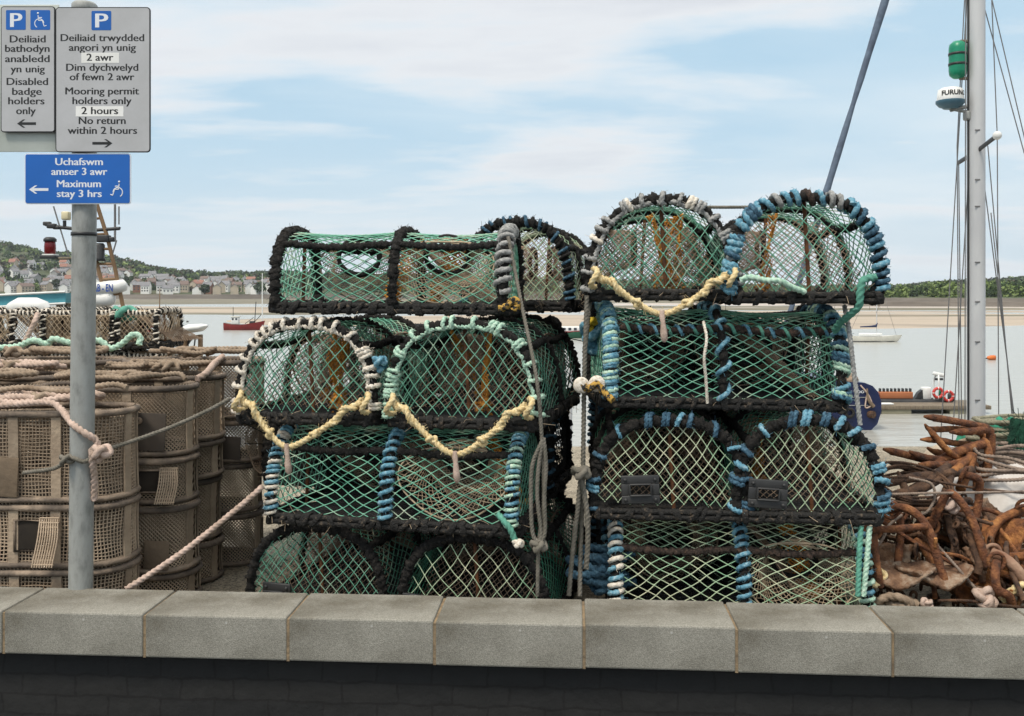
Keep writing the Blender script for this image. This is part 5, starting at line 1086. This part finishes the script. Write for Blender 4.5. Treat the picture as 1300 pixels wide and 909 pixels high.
# ------------------------------------------------------------------ boats
def hull_mesh(L,B,D,stern=.8,bow_rake=.12,sheer=.22,draft=.35,n=22,m=8,tr=.0):
    """lofted hull, x stern->bow, water line at z=0; returns MB with deck"""
    t=np.linspace(0,1,n); hb=B/2*np.where(t<.5,stern+(1-stern)*np.sin(t*math.pi),np.clip(1-((t-.5)/.5)**2.3,0,1)); hb=np.maximum(hb,.012*B)
    zd=D*(1+sheer*((t-.4)**2)*4); V=[]
    for k in range(n):
        a=np.linspace(0,1,m); yy=hb[k]*np.sin(a*math.pi/2)**.65; zz=-draft*(1-t[k]**4)+(zd[k]+draft*(1-t[k]**4))*(a**1.7)
        x=L*(t[k]-.5)+bow_rake*L*np.clip((t[k]-.6)/.4,0,1)**2*a-tr*(1-a)*0
        V.append(np.vstack([np.stack([x,-yy,zz],1)[::-1],np.stack([x,yy,zz],1)]))
    V=np.array(V); mm=2*m; i=np.arange(n-1)[:,None]; j=np.arange(mm-1)[None]
    f=np.stack([i*mm+j,i*mm+j+1,(i+1)*mm+j+1,(i+1)*mm+j],-1).reshape(-1,4)
    b=MB(); b.add(V.reshape(-1,3),f); b.add(V[0],[list(range(mm))])
    d=np.stack([V[:,0],V[:,-1]],1); d[:,:,2]-=.05*D; nn=n; b2=MB(); i=np.arange(n-1); b2.add(d.reshape(-1,3),np.stack([2*i,2*i+1,2*i+3,2*i+2],1))
    return b,b2,zd,V
def boat(name,label,cat,X,Y,yaw,L,B,D,mh,md=None,**k):
    t=thing(name,(X,Y,WATER),label,cat,None,(0,0,yaw)); b,d,zd,V=hull_mesh(L,B,D,**k); b.build('hull',mh,t); d.build('deck',md or M_wood,t,smooth=False)
    return t,zd,V
def part(parent,name,m,fn,smooth=True): b=MB(); fn(b); return b.build(name,m,parent,smooth=smooth)
# sailing yacht moored at the quay: mast on the right, furled headsail running down to the left
YM=10.2; K=F/YM; mx=at(1239,0,YM)[0]; 
yt,zd,V=boat('sailing_yacht','white sailing yacht moored at the quay with tall grey mast and furled blue headsail','yacht',mx-.9,YM,math.pi,9.6,2.9,1.15,M_hullwhite,M_white,draft=.5,stern=.7)
inv=lambda p: np.array([-(p[0]-(mx-.9)),-(p[1]-YM),p[2]-WATER])
def w(px,py,Y=YM): return inv(at(px,py,Y))
mtop=inv((mx,YM,8.0)); mbase=inv((mx,YM,WATER+1.0))
for py_ in (165,228,262,333,383,434,508): part(yt,'mast_fitting',M_wire,lambda b: bbox(b,w(1241,py_,YM-.105),(.055,.012,.016),.003))
mast=part(yt,'mast',M_alu,lambda b: sweep(b,[mbase,mtop],.088,20,flat=1.25))
part(mast,'mast_track',M_darkp,lambda b: sweep(b,[mbase+(.092,.02,0),mtop+(.092,.02,0)],.012,6))
stay0=w(1133,-14); stay1=w(1053,250); dv=(stay1-stay0)/(stay1[2]-stay0[2]); e0=stay0+dv*(1.25-stay0[2]); e1=stay0+dv*(7.6+1.25-WATER-stay0[2]-1.0)
zt=7.6-WATER
def fs(b):
    z=np.linspace(1.35,zt,40); P=stay0+dv*(z-stay0[2])[:,None]; P[:,0]+=.05*np.sin((z-1.3)/(zt-1.3)*math.pi); sweep(b,P,.034+.007*np.sin(z*3.1)+.004*np.sin(z*9),10,0,2,.22,.5)
part(yt,'furled_headsail',M_sail,fs)
def wires(lst,m=M_wire,r=.006):
    for a_,b_ in lst: part(yt,'rigging_wire',m,lambda b: rod(b,a_,b_,r,0,5))
def dn(x0,y0,x1,y1,Y=YM): t_=(893-y0)/(y1-y0); return (w(x0,y0,Y),w(x0+(x1-x0)*t_,893,Y))
wires([(w(1225,-10),w(1215,185)),dn(1215,185,1217,470),dn(1226,-10,1225,540,10.0),dn(1228,-10,1194,560),dn(1217,205,1221,560),dn(1231,200,1209,560),
       dn(1247,0,1310,230),dn(1257,-10,1330,300),(w(1259,0),w(1266,172)),dn(1266,172,1268,560),dn(1245,200,1258,300),dn(1254,185,1267,330),dn(1258,270,1290,560,10.1)])
def sprd(b): sweep(b,[w(1216,207,10.9),w(1240,192,10.2),w(1266,172,9.5)],.028,8,flat=.5)
part(yt,'spreader',M_darkp,sprd)
part(yt,'spreader_tip',M_white,lambda b: ball(b,w(1266,172,9.5),.045))
rd=w(1206.5,128)
def rdome(b): lathe(b,[(0,.14),(.09,.137),(.125,.118),(.137,.025),(.137,-.0)],24,0,rd); 
rad=part(yt,'radar_dome',M_white,rdome)
part(rad,'radar_base',M_radarb,lambda b: lathe(b,[(.148,0.0),(.148,-.025),(.115,-.062),(.085,-.07),(.075,-.085),(0,-.085)],24,0,rd))
part(yt,'radar_bracket',M_galv,lambda b: (rod(b,rd+(.0,0,-.10),w(1233,134),.022,0,8),rod(b,rd+(-.02,0,-.09),w(1233,143),.018,0,8),bbox(b,w(1230,147),(.10,.10,.10),.02)))
def conv(Q):
    x=Q[:,0]; a=x/.137; return np.stack([rd[0]-.1375*np.sin(a),rd[1]+.1378*np.cos(a),rd[2]+Q[:,2]],1)
put_text('FURUNO','lettering',M_ink,rad,-.15,.14,.045,.05,0,.03,conv)
gr=w(1216,76)
part(yt,'radar_reflector',M_greenp,lambda b: lathe(b,[(0,.205),(.05,.198),(.085,.165),(.092,.12),(.092,-.12),(.085,-.165),(.05,-.198),(0,-.205)],20,0,gr))
for dz in (-.05,.06): part(yt,'reflector_band',M_darkp,lambda b: lathe(b,[(.0925,dz-.012),(.097,dz-.012),(.097,dz+.012),(.0925,dz+.012)],20,0,gr))
for dz in (-.2,.2): part(yt,'reflector_bracket',M_wood,lambda b: bbox(b,gr+np.array([-.10,0,dz]),(.16,.05,.03),.008))
def cab(b): prism(b,[(-1.6,1.0),(2.0,1.0),(1.7,1.5),(-1.3,1.55)],-.8,.8)
cb_=part(yt,'cabin',M_white,cab,False)
for x in (-.9,.1,1.1): part(cb_,'cabin_window',M_pane,lambda b: (bbox(b,(x,.80,1.3),(.7,.02,.16),.008)))

# fishing boat behind the box creels on the left
fy=9.6; ft,zd,V=boat('fishing_boat','fishing boat behind the sign post with turquoise roof edge, red lamp and ladder','fishing boat',at(45,0,fy)[0],fy+.2,0,8.5,2.8,1.5,M_navy,M_wood)
def fw(px,py,Y=fy): q=at(px,py,Y); return np.array([q[0]-ft.location.x,q[1]-ft.location.y,q[2]-WATER])
def roofb(b): 
    p=[fw(-30,378),fw(89,372)]; q=[fw(-30,390),fw(89,384)]
    V=[]; 
    for a_ in (p[0],p[1],q[1],q[0]): V+= [a_+(0,-.1,0),a_+(0,.45,0)]
    b.add(V,[[0,2,4,6][::1],[1,7,5,3],[0,1,3,2],[2,3,5,4],[4,5,7,6],[6,7,1,0]])
rf=part(ft,'roof',M_turq,roofb,False)
part(rf,'roof_edge',M_white,lambda b: (sweep(b,[fw(-30,376.5)+(0,-.12,0),fw(90,370.5)+(0,-.12,0)],.012,6),sweep(b,[fw(-30,391)+(0,-.12,0),fw(90,385)+(0,-.12,0)],.012,6)))
part(ft,'wheelhouse',M_turq,lambda b: prism(b,[fw(-60,392)[[0,2]],fw(70,392)[[0,2]],(fw(70,392)[0],1.2),(fw(-60,392)[0],1.2)],.4,1.3),False) if False else None
for px in (84,74): part(ft,'roof_post',M_wood,lambda b: sweep(b,[fw(px+2,385),fw(px-4 if px<80 else px,470),(fw(px,0)[0],0.2,1.2)],.035,8))
part(ft,'roof_post',M_wood,lambda b: sweep(b,[fw(-25,390)+(0,.3,0),(fw(-25,0)[0],1.6,1.2)],.04,8))
part(ft,'mast',M_wood,lambda b: sweep(b,[fw(96,480),fw(98,380),fw(100,262)],.035,10))
def gant(b): sweep(b,[fw(58,285),fw(72,288),fw(90,290),fw(110,293),fw(152,290)],.018,8)
part(ft,'light_bar',M_darkp,gant)
for px,py,s in ((60,284,.05),(66,287,.06),(72,289,.045),(131,303,.09),(140,304,.06)): part(ft,'deck_lamp',M_darkp,lambda b: bbox(b,fw(px,py),(s*1.5,s,s*.8),.01))
part(ft,'vent',M_creamp,lambda b: bbox(b,fw(84,274),(.075,.075,.085),.012)); part(ft,'vent_stem',M_darkp,lambda b: rod(b,fw(82,280),fw(82,288),.018))
lamp=part(ft,'port_lamp',M_lamp,lambda b: lathe(b,[(0,.1),(.05,.1),(.055,.05),(.055,-.06),(0,-.06)],16,0,fw(63.5,318)))
part(lamp,'lamp_cap',M_darkp,lambda b: lathe(b,[(0,.135),(.04,.135),(.062,.115),(.062,.09),(0,.09)],16,0,fw(63.5,318))); part(lamp,'lamp_shelf',M_darkp,lambda b: bbox(b,fw(64,326.5),(.16,.14,.035),.008)); part(lamp,'lamp_rim',M_white,lambda b: bbox(b,fw(64,323.6),(.12,.12,.014),.004))
part(ft,'lamp_arm',M_wood,lambda b: rod(b,fw(66,328),fw(100,328),.014)); part(ft,'lantern',M_darkp,lambda b: (lathe(b,[(0,.09),(.04,.09),(.055,.07),(.05,-.06),(.07,-.09),(0,-.09)],14,0,fw(126,320))))
lad=part(ft,'ladder_rail',M_timber,lambda b: sweep(b,[fw(122,256),fw(136,300),fw(147,345),fw(158,398),fw(172,470)],.021,8))
part(ft,'ladder_rail',M_timber,lambda b: sweep(b,[fw(108,262),fw(122,330),fw(130,362),fw(137,398),fw(147,470)],.021,8))
for (a_,c_,d_,e_) in ((112,278,129,277),(117,298,134,297),(119,316,139,316),(124,335,143,335),(127,355,149,354),(132,375,153,373)): part(ft,'ladder_rung',M_timber,lambda b: rod(b,fw(a_,c_),fw(d_,e_),.013))
for a_,c_ in (((146,258),(146,305)),((151,262),(151,285)),((148,305),(143,322)),((68,262),(87,325)),((93,262),(93,290))): part(ft,'antenna',M_wire,lambda b: rod(b,fw(*a_),fw(*c_),.008 if a_[0]!=146 else .012,0,6))
part(ft,'antenna_arm',M_darkp,lambda b: rod(b,fw(130,293),fw(153,289),.009))
fend=part(ft,'canister',M_white,lambda b: (sweep(b,[fw(110,367)+(0,.02,0),fw(118,367),fw(150,364),fw(158,362),fw(161,361)],np.array([.03,.068,.07,.06,.02]),14)))
put_text('AB - EN','lettering',M_inkblue,fend,fw(122,0)[0],fw(147,0)[0],fw(0,370)[2],.075,fw(130,366)[1]-.075,.02)
part(ft,'fender',M_white,lambda b: sweep(b,[fw(112,382),fw(120,381),fw(138,380),fw(144,379),fw(146,379)],np.array([.03,.07,.075,.06,.02]),14))
# white fender on the box creels
b=MB(); sweep(b,[at(13,398,6.7),at(17,392,6.65),at(26,389.5,6.6),at(45,389.5,6.6),at(56,392,6.6),at(63,397,6.6)],np.array([.02,.052,.066,.066,.055,.02]),14,flat=1.); tag(b.build('fender',M_white),'long white fender lying on top of the box creels','fender')
# white topped timber stand at the quay edge
st=thing('timber_stand',(at(246,0,7.4)[0],7.4,0),'brown timber stand with a white top at the quay edge','stand')
sx=lambda px: (px-246)/F*7.4
ZS=.135
for px,w_ in ((231,.036),(236,.03),(254.5,.022)): part(st,'leg',M_timber,lambda b: bbox(b,(sx(px),0,.39+ZS/2),(w_,.06,.80+ZS),.004))
part(st,'top',M_white,lambda b: (sweep(b,[(sx(231),0,.815+ZS),(sx(240),0,.835+ZS),(sx(256),0,.845+ZS),(sx(264),0,.86+ZS)],np.array([.03,.035,.03,.008]),10,flat=3.)))
part(st,'crossbar',M_timber,lambda b: rod(b,(sx(233),0,.76+ZS),(sx(256),0,.78+ZS),.012)); part(st,'hose',M_darkp,lambda b: sweep(b,spline([(sx(249),-.02,.78+ZS),(sx(248),-.03,.70+ZS),(sx(242),-.03,.62+ZS),(sx(239),-.03,.56+ZS)],6),.006,6))
part(st,'bracket',M_darkp,lambda b: prism(b,[(sx(237),.77+ZS),(sx(246),.77+ZS),(sx(238),.70+ZS)],-.01,.01),False)
# moored boats
def moored(px,py): Y=(CH-WATER)*F/(py-HY); return (px-CX)/F*Y,Y,Y/F
X,Y,s=moored(308,419)
t,zd,V=boat('fishing_boat','red wooden fishing boat with white wheelhouse moored in the estuary','fishing boat',X,Y,0,46*s,13*s,7*s,M_hullred,M_wood,sheer=.5)
part(t,'wheelhouse',M_white,lambda b: bbox(b,(-9*s,0,12*s),(9*s,7*s,9*s),.4*s)); part(t,'wheelhouse_roof',M_hullwhite,lambda b: bbox(b,(-9*s,0,17*s),(11*s,8.5*s,1*s),.2*s))
for dx in (-11.5,-7): part(t,'window',M_pane,lambda b: bbox(b,(dx*s,-3.55*s,14*s),(2.6*s,.2*s,2.6*s),.05*s))
part(t,'mast',M_white,lambda b: rod(b,(25*s,0,4*s),(25*s,0,72*s),.9*s,0,8,.5*s)); part(t,'mast',M_darkp,lambda b: rod(b,(15*s,0,5*s),(17*s,0,36*s),.5*s,0,6)); part(t,'mast',M_darkp,lambda b: rod(b,(-12*s,0,16*s),(-12*s,0,29*s),.4*s,0,6))
part(t,'winch',M_darkp,lambda b: bbox(b,(12*s,0,9*s),(6*s,5*s,5*s),.8*s)); part(t,'boom',M_darkp,lambda b: rod(b,(15*s,0,10*s),(24*s,0,20*s),.4*s,0,6)); part(t,'derrick',M_darkp,lambda b: rod(b,(3*s,0,8*s),(14*s,0,16*s),.4*s,0,6))
X,Y,s=moored(195,428)
t,zd,V=boat('sailing_boat','pale sailing dinghy with red sail covers moored left of the timber stand','sailing boat',X,Y,0,60*s,13*s,5*s,M_hullwhite,M_wood,sheer=.25)
part(t,'cockpit_cover',M_hullred,lambda b: bbox(b,(-6*s,0,7.5*s),(26*s,7*s,3*s),1*s)); part(t,'mast',M_timber,lambda b: rod(b,(7*s,0,4*s),(8*s,0,62*s),1.*s,0,8,.5*s)); bm=part(t,'boom',M_hullred,lambda b: sweep(b,[(7*s,0,12*s),(-8*s,0,14*s),(-24*s,0,13*s)],1.4*s,8)); part(t,'stay',M_grey,lambda b: rod(b,(29*s,0,6*s),(14*s,0,44*s),.45*s,0,5))
part(t,'rubbing_strake',M_hullred,lambda b: sweep(b,[(-29*s,-5.4*s,4.2*s),(0,-6.6*s,3.9*s),(20*s,-4.6*s,5*s)],.5*s,6))
X,Y,s=moored(1107,434)
t,zd,V=boat('sailing_yacht','white sailing yacht with dark blue boom cover moored off the right shore','yacht',X,Y,0,62*s,15*s,7*s,M_hullwhite,M_white,sheer=.2)
part(t,'boot_stripe',M_darkp,lambda b: sweep(b,[(-30*s,-5.4*s,.6*s),(0,-7*s,.6*s),(24*s,-3*s,.6*s),(30*s,0,.6*s)],.6*s,6)); part(t,'cabin',M_white,lambda b: bbox(b,(-2*s,0,9*s),(28*s,8*s,4*s),1.2*s)); part(t,'boom_cover',M_navy,lambda b: sweep(b,[(-15*s,0,19*s),(-2*s,0,19.5*s),(5*s,0,20*s),(7*s,0,24*s)],np.array([.7,1.1,1.8,.6])*s,8))
part(t,'mast',M_alu,lambda b: rod(b,(6*s,0,8*s),(6*s,0,90*s),.55*s,0,8)); part(t,'stay',M_wire,lambda b: rod(b,(31*s,0,8*s),(6*s,0,88*s),.2*s,0,4)); part(t,'stay',M_wire,lambda b: rod(b,(-30*s,0,7*s),(6*s,0,88*s),.2*s,0,4))
X,Y,s=moored(722,429)
t,zd,V=boat('open_boat','green and white open boat with a crowd of small fenders seen between the stacks','boat',X,Y,0,74*s,20*s,8*s,M_hullgreen,M_white,sheer=.15)
part(t,'gunwale',M_hullred,lambda b: sweep(b,[(-36*s,-7.8*s,8.5*s),(0,-9.8*s,8*s),(22*s,-6.4*s,9*s),(32*s,-2*s,10*s)],.9*s,6)); part(t,'topsides',M_white,lambda b: bbox(b,(-2*s,0,11*s),(52*s,13*s,7*s),1.5*s))
for k in range(6): part(t,'window',M_pane,lambda b: bbox(b,((-20+7*k)*s,-6.6*s,11.5*s),(3.6*s,.3*s,3.4*s),.1*s))
X,Y,s=moored(1258,457)
t=thing('mooring_buoy',(X,Y,WATER),'orange mooring buoy floating right of the mast','buoy'); part(t,'float',M_orangep,lambda b: sweep(b,[(-5*s,0,2.6*s),(-4*s,0,2.6*s),(0,0,2.8*s),(5*s,0,2.8*s),(6*s,0,2.8*s)],np.array([1,2.2,3.2,3.4,1.5])*s,12)); part(t,'pick_up_ring',M_darkp,lambda b: sweep(b,[(-5*s,0,2*s),(-9*s,0,1.5*s)],.8*s,6))
X,Y,s=moored(238,409)
tag(part(None,'mooring_buoy',M_darkp,lambda b: ball(b,(X,Y,WATER+.4*s),1.6*s)),'tiny dark mooring buoy beyond the timber stand','buoy')
# pontoon, rigid inflatable, navy stern
X0_,Y0_,s=moored(1170,526)
pt=thing('pontoon',(X0_,Y0_,WATER),'grey timber pontoon on floats across the near water at right','pontoon')
part(pt,'deck',M_wood,lambda b: bbox(b,(5*s,36*s,8.6*s),(170*s,64*s,4*s),.6*s))
part(pt,'fascia',M_wood,lambda b: bbox(b,(5*s,3.2*s,8*s),(170*s,1.4*s,4.6*s),.3*s))
for x in (-30,57): part(pt,'float',mat('float_block',(.30,.28,.20),(.20,.19,.13),.8,.85),lambda b: bbox(b,(x*s,14*s,2.*s),(38*s,20*s,9*s),.8*s))
s2=s*1.12; ri=thing('inflatable_boat',(X0_-7*s,Y0_+54*s,WATER),'long inflatable trip boat with orange seats behind the pontoon','inflatable boat')
for sy in (-1,1): part(ri,'tube',M_darkp,lambda b: sweep(b,spline([(66*s,sy*9*s,10*s),(0,sy*10*s,10*s),(-40*s,sy*9*s,11*s),(-62*s,sy*3*s,15*s)],8),4.2*s,12))
part(ri,'hull',M_darkp,lambda b: bbox(b,(0,0,5*s),(124*s,18*s,8*s),2*s)); part(ri,'seat_block',mat('faded_orange_seat',(.42,.15,.06),(.32,.11,.05),.5,.7),lambda b: bbox(b,(-6*s,-3*s,19*s),(44*s,10*s,9*s),1*s))
for k in range(9): part(ri,'seat_handle',M_darkp,lambda b: (bbox(b,((-26+5*k)*s,-3*s,25.5*s),(2.2*s,5*s,5*s),.6*s)))
part(ri,'bow_cover',mat('maroon_cover',(.16,.08,.08),(.10,.06,.06),.3,.7),lambda b: sweep(b,spline([(-30*s,-6*s,17*s),(-42*s,-4*s,20*s),(-54*s,0,25*s),(-60*s,0,30*s)],6),np.linspace(6,1.6,19)*s,10)); part(ri,'console',M_white,lambda b: bbox(b,(36*s,0,21*s),(12*s,9*s,17*s),2*s)); part(ri,'windscreen',M_darkp,lambda b: prism(b,[(20*s,14*s),(31*s,14*s),(30*s,26*s),(25*s,22*s)],-4*s,4*s),False)
part(ri,'bow_rope',M_navy,lambda b: sweep(b,spline([(-60*s,-5*s,30*s),(-48*s,-8*s,26*s),(-42*s,-8*s,22*s),(-34*s,-8*s,27*s)],6),1*s,6))
part(ri,'arch',M_white,lambda b: (sweep(b,spline([(50*s,-7*s,12*s),(50*s,-7*s,38*s),(52*s,0,46*s),(50*s,7*s,38*s),(50*s,7*s,12*s)],6),1.1*s,8))); part(ri,'radar_bar',M_white,lambda b: bbox(b,(53*s,0,46*s),(15*s,7*s,5*s),1.8*s,0,Matrix.Rotation(R(12),3,'Y'))); part(ri,'arch_lights',M_darkp,lambda b: bbox(b,(52*s,-3*s,40*s),(11*s,3*s,3*s),.8*s))
part(ri,'outboard_motor',M_darkp,lambda b: bbox(b,(70*s,0,16*s),(9*s,8*s,11*s),2.5*s)); part(ri,'outboard_motor',M_greenp,lambda b: bbox(b,(53*s,-8*s,20*s),(7*s,4*s,14*s),1.5*s))
for k,(x,z,lab) in enumerate(((46,23,'left lifebuoy of the pair hung on the inflatable boat'),(58.5,19,'right lifebuoy of the pair hung on the inflatable boat'))):
    b=MB(); a=np.linspace(0,6.28,28,endpoint=False); sweep(b,np.stack([6*s*np.cos(a),0*a,6*s*np.sin(a)],1),1.9*s,9,closed=True); t=thing('lifebuoy',(X0_-7*s+x*s,Y0_+(40-2*k)*s,WATER+z*s),lab,'lifebuoy'); b.build('ring',M_redp,t)
    for a_ in (0,1.57,3.14,4.71): bb=MB(); ball(bb,(6*s*math.cos(a_),0,6*s*math.sin(a_)),(2.0*s,2.05*s,2.0*s),0,8,6); bb.build('band',M_white,t)
b=MB(); bbox(b,(0,0,0),(16*s,10*s,2.2*s),.9*s); tag(b.build('crate_lid',M_white,loc=(X0_-40*s,Y0_+12*s,WATER+12*s)),'white flat lid lying on the left end of the pontoon','lid')
# navy blue boat stern
X,Y,s=moored(1088,546)
nv=thing('workboat',(X,Y,WATER),'dark navy workboat moored stern on, left of the pontoon','workboat')
def nhull(b):
    prof=[(-34,62),(-34,4),(-10,-6),(14,-4),(26,8),(31,24),(31,36),(27,48),(20,56),(10,60)]
    prism(b,[(x*s,z*s) for x,z in prof],0,160*s)
part(nv,'hull',M_navy,nhull,False)
for z in (39,57-1): part(nv,'rub_rail',M_grey,lambda b: rod(b,(-34*s,-.6*s,z*.6*s+8*s),(14*s,-.6*s,z*.6*s+8*s),.4*s))
put_text('JAC Y DO','lettering',M_signletter,nv,-16*s,9*s,47*s,3.2*s,-.5*s,.02)
part(nv,'exhaust',M_rust4,lambda b: sweep(b,[(16*s,2*s,20*s),(20*s,-4*s,20*s)],4.6*s,14)); part(nv,'fender',M_potsheet,lambda b: sweep(b,spline([(12*s,-2*s,53*s),(13*s,-3*s,40*s),(20*s,-3*s,30*s)],6),np.linspace(1,2.6,13)*s,8)); part(nv,'tyre_fender',M_black,lambda b: sweep(b,[( -10*s+5*s*math.cos(a),-2*s,22*s+5*s*math.sin(a)) for a in np.linspace(0,6.28,16,endpoint=False)],2*s,8,closed=True))
part(nv,'net_pile',M_net_b,lambda b: ball(b,(-6*s,20*s,62*s),(15*s,12*s,9*s),0,20,14,.08)); part(nv,'boarding_rope',M_pink,lambda b: sweep(b,spline([(4*s,-1*s,57*s),(13*s,-2*s,46*s),(18*s,-2*s,33*s),(10*s,-2*s,29*s),(12*s,-1*s,44*s)],6),1*s,6)); part(nv,'pole',M_darkp,lambda b: rod(b,(-8*s,10*s,62*s),(-8*s,10*s,78*s),.5*s))
# pole in the gap between stacks
b=MB(); q0,q1=at(724,458,8.4),at(723,640,8.4); sweep(b,[q1,q0+(0,0,-.02),q0+(0,0,.10)],np.array([.022,.02,.004]),10); t=thing('mooring_pole',(0,0,0),'thin pale grey pole standing in the water between the two stacks','pole'); b.build('pole',M_alu,t); bb=MB(); rod(bb,q1,(q1[0],q1[1],WATER-1),.03); bb.build('pole_foot',M_alu,t)
# ------------------------------------------------------------------ air
hz_=bpy.data.materials.new('haze_air'); hz_.use_nodes=True; nt=hz_.node_tree; nt.nodes.clear(); ou=nt.nodes.new('ShaderNodeOutputMaterial'); pv=nt.nodes.new('ShaderNodeVolumePrincipled')
pv.inputs['Color'].default_value=(.86,.91,1,1); pv.inputs['Density'].default_value=.00008; nt.links.new(pv.outputs[0],ou.inputs['Volume'])
b=MB(); box(b,(0,2150,150),(9600,4500,320)); tag(b.build('haze',hz_,smooth=False),kind='stuff')
